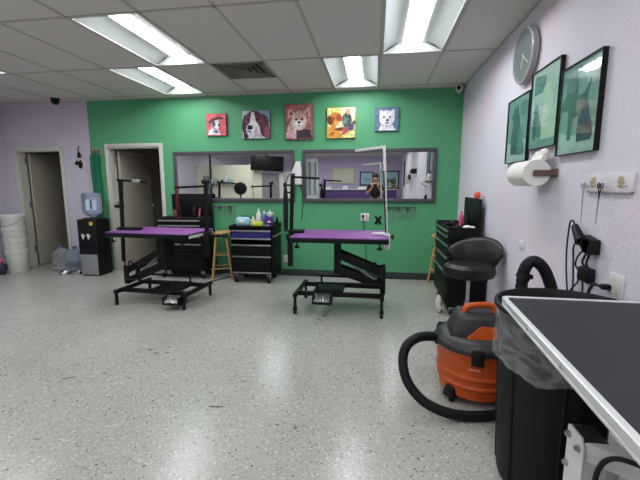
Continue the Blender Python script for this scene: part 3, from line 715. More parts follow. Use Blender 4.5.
b = MB(); b.M = Matrix.Translation((VX,VY,0))@Matrix.Rotation(-PI*.5-.25,4,'Z')
b.box((.239,-.032,.262), (.2425,.032,.275), 0, .002).build('drum_label', mat('pale_orange_print',(236,150,110),.5), vc)
MB().cyl((VX-.26,VY-.02,.375), (VX-.2,VY-.02,.375), .04, .044).build('hose_port', black, vc)
for k in range(4):
    a = PI*.25+k*PI/2-.12; d = Vector((math.cos(a), math.sin(a), 0)); p = Vector((VX,VY,0))+d*.205
    b = MB(); b.box((p.x-.045,p.y-.045,.035), (p.x+.045,p.y+.045,.115), 0, .016, 3, taper=.7, rot=Rz(a))
    f = b.build('foot', black, vc)
    MB().cyl((p.x-.014,p.y,.024), (p.x+.014,p.y,.024), .024, n=14).build('caster', rubber, f)
hp = [(.425,2.4,.378),(.36,2.37,.392),(.285,2.33,.393),(.215,2.27,.36),(.19,2.22,.285),(.215,2.16,.185),(.3,2.105,.1),(.42,2.08,.055),(.56,2.09,.034),(.72,2.13,.031),(.86,2.2,.031),(.95,2.33,.031)]
MB().tube(hp, .031, n=12, smooth=14, ridge=.10).build('hose', rubber, vc, smooth=60)

# ------------------------------------------------------------------ trash can, bag, hose
TX, TY, TR, TH = .843, 1.69, .298, .838
cn = thing('trash_can', 'large round black trash can under the corner of the near table', 'trash can', (TX,TY,0))
MB().lathe([(0,.0),(.225,0),(.238,.012),(.243,.03),(.272,TH-.08),(.276,TH-.06),(.276,TH-.03),(.29,TH-.025),(TR,TH-.015),(TR,TH),(.282,TH+.004),(.272,TH-.01),(.262,TH-.06),(.23,.03),(0,.025)], (TX,TY,0), n=64).build('can_body', canm, cn)
for k in range(8):
    a = PI*1.12+k*PI/4; d = Vector((math.cos(a), math.sin(a), 0))
    MB().cyl(Vector((TX,TY,.03))+d*.243, Vector((TX,TY,TH-.1))+d*.271, .007, n=8).build('rib', canm, cn)
b = MB(); n = 160; V = []
for j in range(13):
    tt = j/12; ring = []
    for k in range(n):
        a = 2*PI*k/n
        w = .5+.5*math.sin(9*a+1.1+3*tt)*math.cos(4*a-2*tt)
        w2 = math.sin(31*a+9*tt+2*math.sin(5*a))
        rad = .286-.004*tt+(.3+.7*tt)*(.010*w)+.0022*w2*(.4+tt)+.003*math.sin(17*tt+6*a)
        if j == 0: rad = .2815
        z = TH-.03-.20*tt*(1+.16*math.sin(2*a+.6)+.07*math.sin(5*a)+.03*math.sin(13*a))
        ring.append((TX+rad*math.cos(a), TY+rad*math.sin(a), z))
    V.append(b._new(ring))
for A, B in zip(V, V[1:]):
    for k in range(n): b._f([A[k], A[(k+1)%n], B[(k+1)%n], B[k]], 0)
tag(b.build('trash_bag', bagfilm, smooth=80), 'clear plastic bag lining the black trash can, folded over its rim', 'trash bag')
hs = thing('dryer_hose', 'black ribbed hose arching up behind the trash can', 'hose', (.86,2.04,0))
MB().tube([(.785,2.07,.004),(.778,2.07,.4),(.784,2.07,.82),(.797,2.07,.925),(.838,2.07,.96),(.89,2.07,.915),(.937,2.07,.8),(.985,2.07,.6),(1.03,2.07,.4),(1.05,2.07,.004)], .031, n=12, smooth=14, ridge=.1).build('hose_tube', rubber, hs, smooth=60)
MB().cyl((.785,2.07,.865), (.792,2.07,.885), .036).box((.815,2.05,.865),(.832,2.09,.888),0,.003).build('hose_clip', black, hs)

# ------------------------------------------------------------------ near table on the right
nt_ = thing('grooming_table', 'near grooming table with dark ribbed top and white metal edge', 'grooming table', (.8,1.05,0))
ZT = .905
# outline of the top: far-left corner, far-right, near-right, near-left
o4 = [(.520,1.578),(1.12,1.568),(1.075,.2),(.44,.28)]
cxm = sum(p[0] for p in o4)/4; cym = sum(p[1] for p in o4)/4
def inset(f, k=None): 
    out = []
    for i in range(4):
        p0 = Vector(o4[i-1]); p = Vector(o4[i]); p1 = Vector(o4[(i+1)%4])
        d0 = (p0-p).normalized(); d1 = (p1-p).normalized(); out.append(p+(d0+d1)*f)
    return out
def rc(pts, r, n=5):
    out = []
    for i in range(4):
        p0 = Vector(pts[i-1]); p = Vector(pts[i]); p1 = Vector(pts[(i+1)%4])
        a = p+(p0-p).normalized()*r; c = p+(p1-p).normalized()*r
        for k in range(n+1):
            t = k/n; out.append(a*(1-t)**2+p*2*t*(1-t)+c*t*t)
    return out
b = MB(); b.prism([(p.x,p.y,ZT-.012) for p in rc(inset(.02), .015)], (0,0,.012)); b.build('table_pad', greymat, nt_)
b = MB()
ou = rc(inset(0), .03); iu = rc(inset(.022), .015)
lv = [[(p.x,p.y,ZT-.03) for p in iu], [(p.x,p.y,ZT-.03) for p in ou], [(p.x,p.y,ZT-.024) for p in ou]]
ou2 = rc(inset(.003), .03)
lv += [[(p.x,p.y,ZT-.022) for p in ou2], [(p.x,p.y,ZT-.019) for p in ou2], [(p.x,p.y,ZT-.017) for p in ou], [(p.x,p.y,ZT+.001) for p in ou], [(p.x,p.y,ZT+.003) for p in rc(inset(.003), .03)], [(p.x,p.y,ZT+.003) for p in rc(inset(.018), .018)], [(p.x,p.y,ZT-.004) for p in iu]]
V = [b._new(x) for x in lv]
for A, B in zip(V, V[1:]+V[:1]):
    nn = len(A)
    for k in range(nn): b._f([A[k], A[(k+1)%nn], B[(k+1)%nn], B[k]], 0)
b.build('edge_trim', alum, nt_)
MB().prism([(p.x,p.y,ZT-.028) for p in rc(inset(.024), .01)], (0,0,.015)).build('underside_board', black, nt_)
for (x, y) in ((.4985,1.24),(.4825,.98)):
    MB().cyl((x-.004,y,ZT-.011), (x-.0005,y,ZT-.011), .005, n=10).build('edge_screw', silver, nt_)
# white steel understructure
PX_ = .617
lp = MB(); prf = [(1.18,.06),(1.18,.612),(1.172,.618),(1.105,.618),(1.092,.605),(1.088,.58),(1.088,.06)]
lp.prism([(PX_,y,z) for y, z in prf], (.006,0,0)); lp.build('leg_plate', whitepaint, nt_)
MB().box((PX_+.006,1.09,.06), (PX_+.07,1.178,.6), 0, .004).build('leg', whitepaint, nt_)
MB().box((PX_+.004,1.094,.601), (PX_+.07,1.18,.615), 0, .003).build('leg_cap', darkgrey, nt_)
MB().box((.53,.3,0),(.68,1.3,.06),0,.006).build('leg_foot', darkgrey, nt_)
for y, z in ((1.166,.588),(1.112,.578),(1.166,.49),(1.112,.44)):
    MB().cyl((PX_-.009,y,z), (PX_+.002,y,z), .0105, n=6).cyl((PX_-.014,y,z), (PX_-.008,y,z), .006, n=10).build('bolt', silver, nt_)
b = MB(); b.M = Matrix.Translation((PX_+.006,1.10,0))@Matrix.Rotation(math.atan2(-.6,.8),4,'Z')
b.box((0,-.005,.553),(.5,.05,.612),0,.004).build('cross_beam', whitepaint, nt_)
MB().box((1.0,.6,.06),(1.07,.7,.865),0,.004).build('lift_post', whitepaint, nt_)
MB().box((PX_+.11,1.1,.06),(PX_+.17,1.17,.865),0,.004).build('lift_post', whitepaint, nt_)
MB().box((.96,.3,0),(1.1,1.3,.06),0,.006).build('leg_foot', darkgrey, nt_)
MB().box((.80,1.02,.30),(1.0,1.3,.84),0,.01).build('motor_box', darkgrey, nt_)
MB().tube([(.640,1.06,.2),(.638,1.06,.45),(.642,1.055,.56),(.665,1.03,.615),(.72,.99,.622),(.77,.97,.60),(.80,.99,.52),(.83,1.02,.45)], .007, n=8).build('power_cord', cordm, nt_)
tag(MB().ell((.895,1.22,ZT+.004),(.03,.013,.0035),rot=Rz(-.5)).build('paper_scrap', paper), 'small white scrap lying on the dark near table top', 'scrap')

# ------------------------------------------------------------------ right wall: clock, posters, roll, hooks, outlets
ck = thing('wall_clock', 'round grey wall clock high on the lavender wall above the posters', 'clock', (XR-.03,3.22,2.335))
ax = (-1,0,0)
MB().lathe([(0,0.002),(.19,0.002),(.204,.01),(.208,.03),(.2,.05),(.188,.055),(.183,.04),(0,.04)], (XR,3.22,2.335), axis=ax, n=48).build('clock_rim', clockrim, ck)
MB().lathe([(0,.0405),(.182,.0405),(.182,.042),(0,.042)], (XR,3.22,2.335), axis=ax, n=48).build('clock_face', clockface, ck)
def hand(l, w, ang, x):
    b = MB(); b.M = Matrix.Translation((x,3.22,2.335))@Matrix.Rotation(ang,4,'X')
    return b.box((-.001,-w/2,-.03), (.001,w/2,l))
hand(.09, .008, math.radians(-160), XR-.045).build('hour_hand', white, ck)
hand(.14, .006, math.radians(125), XR-.047).build('minute_hand', white, ck)
b = MB()
for k in range(12):
    a = k*PI/6; q = Matrix.Rotation(a,3,'X')
    p = q@Vector((0,0,.165)); b.box((XR-.0445,3.22+p.y-.007,2.335+p.z-.013), (XR-.0425,3.22+p.y+.007,2.335+p.z+.013), rot=q)
b.build('hour_mark', mat('clock_mark_paint',(146,156,152),.5), ck)
tealA = mat('poster_teal', (134,172,168), .5, var=.18, vscale=6)
tealB = mat('poster_pale_teal', (186,210,204), .5, var=.12, vscale=9)
tealD = mat('poster_dark_teal', (58,104,106), .5, var=.2, vscale=12)
tealM = mat('poster_mid_teal', (98,144,141), .5, var=.2, vscale=12)
def poster(y0, y1, z0, z1, label, polys, bg):
    """y1 = far edge; drawn in (u,v) with u from far (left in the photo) to near"""
    r = thing('framed_poster', label, 'poster', (XR-.015,(y0+y1)/2,z0), 0, 'teal dog posters on the lavender wall')
    b = MB(); w = .0035; x0_, x1_ = XR-.03, XR-.002
    b.box((x0_,y0,z0),(x1_,y1,z0+w)); b.box((x0_,y0,z1-w),(x1_,y1,z1)); b.box((x0_,y0,z0+w),(x1_,y0+w,z1-w)); b.box((x0_,y1-w,z0+w),(x1_,y1,z1-w))
    b.build('poster_frame', black, r, smooth=0)
    ms = [bg]; b = MB()
    def put(pts, m, k):
        if m not in ms: ms.append(m)
        b.quad([(XR-.018-.0004*k, y1-w-(y1-y0-2*w)*u, z0+w+(z1-z0-2*w)*v) for u, v in pts], ms.index(m))
    put([(0,0),(1,0),(1,1),(0,1)], bg, 0)
    for k, (pts, m) in enumerate(polys): put(pts, m, k+1)
    # illegible script line along the foot
    for k in range(11):
        u = .08+k*.075; h_ = .02+.018*((k*7)%3)
        put([(u,.045),(u+.012,.045),(u+.035,.045+h_),(u+.022,.045+h_)], tealB if bg is not tealB else tealM, 14+k)
        put([(u+.022,.045+h_),(u+.035,.045+h_),(u+.055,.05),(u+.045,.048)], tealB if bg is not tealB else tealM, 30+k)
    b.build('poster_print', ms, r, smooth=0)
    MB().box((XR-.0295,y0+w,z0+w),(XR-.0285,y1-w,z1-w)).build('poster_glass', glossglass, r, smooth=0)
def glass_sheet():
    m = bpy.data.materials.new('framing_glass'); m.use_nodes = True; nt = m.node_tree
    out = nt.nodes['Material Output']; nt.nodes.remove(nt.nodes['Principled BSDF'])
    t = nt.nodes.new('ShaderNodeBsdfTransparent'); t.inputs[0].default_value = (.93,.97,.95,1)
    g = nt.nodes.new('ShaderNodeBsdfGlossy'); g.inputs['Roughness'].default_value = .03
    f0 = nt.nodes.new('ShaderNodeFresnel'); f0.inputs[0].default_value = 1.45; ge = nt.nodes.new('ShaderNodeNewGeometry')
    f = nt.nodes.new('ShaderNodeMix'); nt.links.new(ge.outputs['Backfacing'], f.inputs[0]); nt.links.new(f0.outputs[0], f.inputs[2]); f.inputs[3].default_value = 0.0
    mx = nt.nodes.new('ShaderNodeMixShader'); L = nt.links.new
    L(f.outputs[0], mx.inputs[0]); L(t.outputs[0], mx.inputs[1]); L(g.outputs[0], mx.inputs[2]); L(mx.outputs[0], out.inputs['Surface'])
    return m
glossglass = glass_sheet()
def dogshape(sx, ox, oy, sc):   # side-on standing dog
    pts = [(.0,.55),(.08,.68),(.16,.74),(.2,.86),(.27,.8),(.32,.72),(.4,.66),(.75,.66),(.86,.72),(.95,.84),(.97,.8),(.9,.64),(.88,.5),(.9,.25),(.92,.05),(.8,.05),(.78,.28),(.7,.38),(.45,.36),(.42,.05),(.3,.05),(.3,.4),(.24,.52),(.14,.52),(.05,.5)]
    return [(ox+sc*(x if sx > 0 else 1-x), oy+sc*y) for x, y in pts]
def sit(ox, oy, w, h): return [(ox+w*x, oy+h*y) for x, y in [(.1,0),(.05,.3),(.15,.55),(.2,.72),(.08,.7),(.02,.78),(.15,.86),(.22,.97),(.3,.9),(.45,.98),(.5,.86),(.62,.72),(.66,.55),(.85,.35),(.95,.1),(.9,0)]]
poster(3.08,3.53,1.54,2.055,'teal dog poster farthest along the lavender wall, above the paper roll', [(ngon((0,.0),(1,0),(1,.3),(.6,.36),(0,.3)),tealB), (sit(.15,.12,.7,.8),tealD), (E(.75,.8,.2,.12),tealM), (sit(.5,.1,.4,.45),tealM)], tealA)
poster(2.62,3.055,1.61,2.15,'pale teal dog poster, highest and middle one of the three', [(ngon((0,0),(1,0),(1,.34),(.5,.28),(0,.36)),tealA), (ngon((.1,.7),(.1,.95),(.5,.9),(.6,.7)),tealM), (sit(.4,.1,.6,.78),mat('poster_cream',(196,220,196),.5,var=.1,vscale=14)), (sit(.08,.14,.4,.46),tealM), (E(.2,.3,.08,.2),tealD)], tealB)
poster(2.17,2.595,1.535,2.045,'largest-looking teal poster of a dark standing dog, nearest the camera', [(ngon((0,0),(1,0),(1,.25),(.4,.2),(0,.28)),tealB), (ngon((.55,.95),(1,.98),(1,.7),(.7,.72)),tealB), (dogshape(1,.02,.12,.78),tealD), (ngon((.12,.5),(.2,.92),(.42,.88),(.5,.5)),tealD), (sit(.48,.12,.44,.55),mat('poster_slate',(58,84,100),.5,var=.2,vscale=16)), (E(.3,.78,.14,.1),tealM), (ngon((.06,.86),(.06,.96),(.5,.97),(.5,.88)),tealM)], tealA)
# paper towel holder and roll
ph = thing('paper_towel_holder', 'brown bracket holding the paper roll on the lavender wall', 'paper towel holder', (XR-.02,2.76,1.43))
MB().box((1.0,2.592,1.415), (XR-.002,2.604,1.452), 0, .004).box((XR-.012,2.59,1.405),(XR-.002,2.95,1.46),0,.003).box((1.0,2.936,1.415),(XR-.002,2.948,1.452),0,.004).cyl((1.03,2.6,1.435),(1.03,2.94,1.435),.012).build('bracket', brown, ph)
rl = thing('paper_roll', 'big white paper towel roll hanging below the posters', 'paper roll', (1.03,2.77,1.35))
MB().lathe([(.02,0),(.083,0),(.085,.002),(.085,.308),(.083,.31),(.02,.31)], (1.03,2.615,1.435), axis=(0,1,0), n=40).build('roll', paper, rl)
MB().lathe([(.0135,.001),(.0205,.001),(.0205,.309),(.0135,.309)], (1.03,2.615,1.435), axis=(0,1,0), n=24).build('core', mat('cardboard',(170,140,105),.8), rl)
tb = MB()
tb.prism([(1.06,2.66,1.515),(1.085,2.66,1.57),(1.10,2.66,1.585),(1.11,2.66,1.583),(1.112,2.66,1.57),(1.09,2.66,1.515)], (0,.16,.0)); tb.ell((1.1,2.7,1.565),(.028,.05,.03)); tb.ell((1.1,2.78,1.555),(.028,.04,.03))
tb.build('loose_sheet', paper, rl)
# hook board with two scissors
hb = thing('hook_board', 'pale hook board with flower rosettes on the lavender wall', 'hook board', (XR-.01,2.05,1.33))
boardm = mat('pale_board', (220,213,219), .5, var=.06, vscale=20)
MB().box((XR-.012,1.86,1.325), (XR-.002,2.235,1.412), 0, .002).build('board', boardm, hb)
MB().box((XR-.016,1.87,1.318), (XR-.002,2.225,1.327), 0, .001).build('board_edge', mat('board_edge_grey',(172,166,172),.5), hb)  # darker grey lip along the lower edge of the board
for y in (2.17, 1.945):
    b = MB()
    for k in range(8):
        a = k*PI/4; b.ell((XR-.0135,y+.017*math.cos(a),1.372+.02*math.sin(a)), (.0025,.011,.008), n=8, k=6, rot=Rx(a))
    b.ell((XR-.014,y,1.372),(.004,.008,.008),n=8,k=6)
    b.build('rosette', mat('rosette_tan',(186,172,144),.6), hb)
for y in (2.21, 2.08, 1.9):
    MB().tube([(XR-.012,y,1.355),(XR-.03,y,1.345),(XR-.034,y,1.355),(XR-.033,y,1.37)], .003, n=6).build('hook', silver, hb)
def scissors(p, L, plane, ang, label, m_h, group=None, proto_=None):
    """plane 'x': lies on a wall facing -x; 'y': on a wall facing -y. hung by the finger rings, blades down"""
    r = thing('grooming_scissors', label, 'scissors', p, 0, group)
    def T(b):
        b.M = (Matrix.Rotation(PI/2,4,'Z') if plane == 'x' else Matrix.Identity(4))@Matrix.Rotation(ang,4,'Y'); return b
    for sgn in (-1, 1):
        b = T(MB()); bl = b.prism([(-.002*sgn,-.001*sgn,-.05*L/.17),(.007*sgn,-.001*sgn,-.06*L/.17),(.003*sgn,-.001*sgn,-L),(0,-.001*sgn,-L)], (0,.0016,0)); bl.build('blade', silver, r, local=True)
        b = T(MB()); q = [(sgn*.014+.011*math.cos(a), 0, .0+.013*math.sin(a)) for a in [2*PI*k/10 for k in range(11)]]
        b.tube(q, .0025, n=6, smooth=1); b.tube([(sgn*.012,0,-.012),(sgn*.004,0,-.035),(-sgn*.002,0,-.055*L/.17)], .0028, n=6); b.build('handle_ring', m_h, r, local=True)
scissors((XR-.032,2.222,1.352), .2, 'x', .05, 'silver scissors hanging past the far end of the hook board', silver)
scissors((XR-.034,2.065,1.352), .19, 'x', -.03, 'dark scissors hanging from the middle of the hook board', black)
# charger block and cords
cb_ = thing('power_adapter', 'black adapter and power strip hanging on the lavender wall above the near table', 'power adapter', (XR-.04,2.15,.84))
b = MB(); b.prism([(1.095,2.07,1.08),(1.095,2.15,1.095),(1.095,2.2,1.055),(1.095,2.1,.995)], (.04,0,0))
b.box((1.095,2.055,1.0),(XR-.004,2.15,1.08),0,.01); b.build('adapter_block', black, cb_)
MB().cyl((1.11,2.26,1.13), (1.105,2.17,1.055), .018, .03, 12).build('dryer_plug', black, cb_)
MB().box((1.095,2.07,.845),(XR-.004,2.17,.925),0,.012).build('power_strip', black, cb_)
MB().tube([(1.11,2.12,1.0),(1.1,2.13,.95),(1.115,2.11,.92)], .006).tube([(1.11,2.09,1.0),(1.105,2.1,.95),(1.115,2.09,.92)], .006).build('short_cord', cordm, cb_)
for pts in ([(1.11,2.262,1.132),(1.115,2.29,1.155),(1.12,2.335,1.14),(1.12,2.345,1.0),(1.125,2.335,.85),(1.125,2.29,.7)], [(1.1,2.17,1.06),(1.11,2.25,1.02),(1.12,2.26,.93),(1.12,2.24,.8),(1.12,2.25,.7)], [(1.1,2.15,1.0),(1.11,2.2,.965),(1.11,2.215,.92),(1.11,2.17,.89)], [(1.11,2.16,.86),(1.12,2.2,.82),(1.12,2.26,.76),(1.12,2.29,.7)], [(1.11,2.13,.85),(1.12,2.14,.8),(1.12,2.15,.7)]):
    MB().tube(pts, .0048, n=8).build('hanging_cord', cordm, cb_)
ol = thing('wall_outlet', 'white double outlet on the lavender wall beside the near table', 'outlet', (XR,1.91,.82))
MB().box((XR-.008,1.85,.82),(XR-.001,1.968,.935),0,.003).build('cover_plate', mat('matte_plate',(214,209,214),.5), ol)
for y in (1.885, 1.932): MB().box((XR-.011,y-.016,.838),(XR-.006,y+.016,.917),0,.004).build('socket', mat('ivory_plastic',(206,204,196),.4), ol)
pg = thing('power_plug', 'black plug and cord in the lavender wall outlet', 'plug', (XR-.03,1.95,.85))
MB().box((XR-.05,1.925,.853),(XR-.0115,1.955,.88),0,.006).build('plug_body', black, pg)
MB().tube([(XR-.045,1.945,.866),(XR-.06,1.98,.868),(XR-.05,2.02,.845),(XR-.04,2.06,.8),(XR-.04,2.08,.7)], .008, n=8).build('plug_cord', cordm, pg)
lsw = thing('light_switch', 'small white switch plate low on the lavender wall by the stool', 'switch', (XR,3.3,.9))
MB().box((XR-.007,3.02,.86),(XR-.001,3.13,.93),0,.002).build('cover_plate', mat('pale_switch',(222,218,228),.5), lsw)

# ------------------------------------------------------------------ back wall small things
def strip_with_scissors(x0, x1, z, n, side):
    st = thing('scissors_rack', 'thin dark scissors rack on the green wall under the %s mirror' % side, 'rack', ((x0+x1)/2, YB-.01, z))
    MB().box((x0,YB-.016,z-.008),(x1,YB-.001,z+.008),0,.002).build('rack_bar', mat('dark_green_metal',(34,78,56),.5), st)
    for k in range(n):
        x = x0+.02+(x1-x0-.04)*k/(n-1)
        MB().cyl((x,YB-.03,z), (x,YB-.015,z), .0025, n=6).build('peg', silver, st)
    first = None
    for k in range(n):
        x = x0+.02+(x1-x0-.04)*k/(n-1); L = (.13,.17,.15,.19,.14)[(k*3) % 5]
        if k == 0: mm = silver
        scissors((x, YB-.024, z-.012), L, 'y', .08*math.sin(k*2.1), 'grooming scissors hanging in the row under the %s mirror' % side, black if k % 3 == 0 else silver, 'scissors under the %s mirror' % side)
strip_with_scissors(-2.5, -2.1, 1.045, 8, 'left')
strip_with_scissors(.18, .57, 1.045, 9, 'right')
og = thing('wall_outlet', 'white double outlet on the green wall below the right mirror', 'outlet', (-.14,YB,.84))
MB().box((-.2,YB-.008,.845),(-.075,YB-.001,.96),0,.003).build('cover_plate', white, og)
for x in (-.168, -.108): MB().box((x-.016,YB-.011,.862),(x+.016,YB-.006,.943),0,.004).build('socket', mat('ivory_plastic',(206,204,196),.4), og)
pg = thing('power_plug', 'black plug with a long cord hanging from the green wall outlet', 'plug', (-.165,YB-.03,.1))
MB().box((-.182,YB-.04,.9),(-.152,YB-.0115,.935),0,.005).build('plug_body', black, pg)
MB().tube([(-.167,YB-.03,.905),(-.155,YB-.04,.8),(-.12,YB-.035,.5),(-.1,YB-.04,.2),(-.1,YB-.05,.012),(-.2,YB-.2,.008)], .005, n=6).build('plug_cord', cordm, pg)
xs = MB()
for sg_ in (-1, 1): xs.box((.05-.017,YB-.012,.79),(.05+.017,YB-.002,.93),0,.004,rot=Ry(sg_*.62))
tag(xs.cyl((.05,YB-.016,.86),(.05,YB-.002,.86),.03).build('cross_bracket', black), 'black cross-shaped bracket on the green wall beside the outlet', 'bracket')
so = thing('wall_outlet', 'low white outlet on the green wall right of the tool cart', 'outlet', (-1.31,YB,.18))
MB().box((-1.355,YB-.008,.2),(-1.275,YB-.001,.315),0,.003).build('cover_plate', white, so)
for z in (.235, .28): MB().box((-1.333,YB-.011,z-.014),(-1.297,YB-.006,z+.014),0,.003).build('socket', mat('ivory_plastic',(206,204,196),.4), so)
wc = thing('cone_holder', 'white tapered plastic holder on the green wall between the two mirrors', 'holder', (-1.105,YB-.06,1.36))
MB().box((-1.15,YB-.1,1.37),(-1.05,YB-.003,1.6),0,.008,taper=.85).lathe([(0,.0),(.03,.0),(.034,.03),(.045,.1),(.0,.1)],(-1.11,YB-.06,1.7),n=16,axis=(0,0,-1)).build('holder_body', white, wc)
b = MB(); b.prism([(-1.2,YB-.09,1.53),(-1.05,YB-.09,1.53),(-1.07,YB-.09,1.7),(-1.13,YB-.09,1.7)], (0,.08,0)); b.build('holder_shade', white, wc)
tag(MB().tube([(-1.08,YB-.02,1.37),(-1.06,YB-.02,1.3),(-1.045,YB-.03,1.1),(-1.06,YB-.02,.92),(-1.07,YB-.02,.86)], .005, n=6).build('hanging_cable', cordm), 'thin dark cable hanging below the white holder between the mirrors', 'cable')
# ornament on lavender wall
orn = thing('wall_ornament', 'black and white dangling dog ornament on the lavender wall', 'ornament', (-4.65,YB-.012,1.61))
MB().tube([(-4.652,YB-.01,1.985),(-4.64,YB-.01,1.96),(-4.662,YB-.01,1.93),(-4.65,YB-.01,1.9)], .006, n=6).build('hanger', black, orn)
MB().prism([(-4.675,YB-.004,1.8),(-4.615,YB-.004,1.8),(-4.62,YB-.004,1.86),(-4.655,YB-.004,1.9),(-4.67,YB-.004,1.86)], (0,-.012,0)).build('upper_figure', black, orn)
b = MB(); b.tube([(-4.655+.09*math.cos(a),YB-.01,1.69+.1*math.sin(a)) for a in [2*PI*k/16 for k in range(17)]], .006, n=6, smooth=1); b.build('ring', white, orn)
MB().prism([(-4.735,YB-.004,1.7),(-4.70,YB-.004,1.75),(-4.67,YB-.004,1.73),(-4.63,YB-.004,1.76),(-4.6,YB-.004,1.7),(-4.62,YB-.004,1.63),(-4.66,YB-.004,1.64),(-4.67,YB-.004,1.69),(-4.7,YB-.004,1.68)], (0,-.014,0)).build('lower_figure', black, orn)
# green aprons on hooks by the doorway
hk = thing('hook_rail', 'beige hook rail beside the left edge of the green doorway', 'hook rail', (-4.33,YB-.01,1.85))
MB().box((-4.42,YB-.014,1.84),(-4.235,YB-.002,1.93),0,.003).build('rail_board', mat('rail_tan',(150,150,110),.6), hk)
for x in (-4.39,-4.33,-4.27): MB().tube([(x,YB-.014,1.89),(x,YB-.05,1.87),(x,YB-.055,1.9)], .005, n=6).ell((x,YB-.055,1.905),(.01,.01,.01)).build('hook', black, hk)
b = MB()
for k in range(5):
    x = -4.41+k*.027
    b.tube([(x,YB-.04,1.84),(x-.004,YB-.035,1.6),(x+.008,YB-.04,1.2),(x+.002,YB-.035,.76)], (lambda f, k=k: .019+.004*math.sin(k*2+f*5)), n=8)
b.box((-4.41,YB-.045,1.83),(-4.3,YB-.03,1.86),0,.004)
tag(b.build('cloth_apron', teal_cloth, smooth=60), 'long dark green cloth hanging from the rail by the doorway', 'apron')

# ------------------------------------------------------------------ water dispenser corner
x0, x1, y0, y1 = -4.415, -4.105, 4.97, 5.27
wd = thing('water_dispenser', 'black floor water dispenser with silver lower panel', 'water dispenser', ((x0+x1)/2,(y0+y1)/2,0))
MB().box((x0,y0,0.015),(x1,y1,.86),0,.012).box((x0+.02,y0+.02,0),(x1-.02,y1-.02,.02)).build('cabinet', black, wd)
MB().box((x0+.012,y0-.006,.02),(x1-.012,y0+.004,.33),0,.003).build('lower_panel', silver, wd)
MB().box((x0+.02,y0-.003,.42),(x1-.02,y0+.004,.82),0,.006).build('tap_recess', rubber, wd)
for x in (x0+.11, x1-.11): MB().box((x-.014,y0-.04,.6),(x+.014,y0,.625),0,.004).cyl((x,y0-.03,.57),(x,y0-.03,.605),.01).box((x-.008,y0-.05,.625),(x+.008,y0-.02,.65),0,.003).build('tap', white, wd)
MB().box((x0+.03,y0-.05,.45),(x1-.03,y0,.462),0,.003).build('drip_tray', black, wd)
MB().box((x1-.1,y0-.0065,.775),(x1-.045,y0-.003,.825),0,.001).build('warning_label', yellowl, wd)
MB().lathe([(.145,.858),(.13,.875),(.06,.878),(.05,.87)], ((x0+x1)/2,(y0+y1)/2,0), n=32).build('bottle_collar', black, wd)
def jug(x, y, z, m, label, inv=False, mark=False, cat='water jug'):
    r = thing('water_jug', label, cat, (x,y,z))
    pr = [(0,0),(.115,0),(.132,.012),(.134,.06),(.128,.072),(.134,.085),(.134,.16),(.128,.172),(.134,.185),(.134,.27),(.12,.31),(.06,.345),(.028,.36),(.027,.385),(0,.385)]
    if inv: pr = [(rr,.385-zz) for rr, zz in pr]
    MB().lathe(pr, (x,y,z), n=36).build('jug_body', m, r)
    if inv: MB().cyl((x,y,z-.005),(x,y,z+.02),.0275).build('jug_neck', m, r)
    else: MB().cyl((x,y,z+.37),(x,y,z+.4),.03).build('jug_cap', mat('blue_cap',(70,100,170),.4), r)
    return r
cxj, cyj = (x0+x1)/2, (y0+y1)/2
j = jug(cxj, cyj, .866, bluejug, 'clear blue water bottle upside down on the dispenser', True)
b = MB(); n = 12; lab = []
for k in range(n+1):
    a = math.radians(-85+k*5); lab.append((cxj+.1375*math.cos(a), cyj+.1375*math.sin(a)))
for p, q in zip(lab, lab[1:]): b.quad([(p[0],p[1],1.0),(q[0],q[1],1.0),(q[0],q[1],1.15),(p[0],p[1],1.15)])
b.build('bottle_label', mat('pale_blue_label',(186,202,226),.5), j)
fc = bpy.data.curves.new('numeral','FONT'); fc.body = '1'; fc.size = .2; fc.extrude = .002; fc.align_x = 'CENTER'; fc.align_y = 'CENTER'
fo = bpy.data.objects.new('numeral_tmp', fc); C.objects.link(fo); bpy.context.view_layer.update()
me = bpy.data.meshes.new_from_object(fo.evaluated_get(bpy.context.evaluated_depsgraph_get())); bpy.data.objects.remove(fo)
num = bpy.data.objects.new('bottle_numeral', me); C.objects.link(num); me.materials.append(mat('navy_print',(34,44,80),.5)); num.parent = j
aa = math.radians(-55); num.location = (.141*math.cos(aa), .141*math.sin(aa), .21); num.rotation_euler = (PI/2, 0, aa+PI/2)
jug(-5.03, 5.29, 0, clearjug, 'clear empty water jug on the floor in front of the far left door')
jug(-4.755, 5.26, 0, bluejug, 'blue water jug on the floor next to the black dispenser')
bowlm = chrome
def bowl(x, y, r, label):
    tag(MB().lathe([(0,.003),(r*.7,.0),(r,.0),(r*1.02,.006),(r*.85,.05),(r*.9,.054),(r*.82,.05),(r*.65,.012),(0,.01)], (x,y,0), n=28).build('pet_bowl', bowlm), label, 'bowl')
bowl(-4.72, 5.0, .085, 'steel pet bowl on the floor left of the dispenser')
bowl(-4.53, 5.05, .05, 'small steel bowl on the floor right beside the dispenser base')
first = None
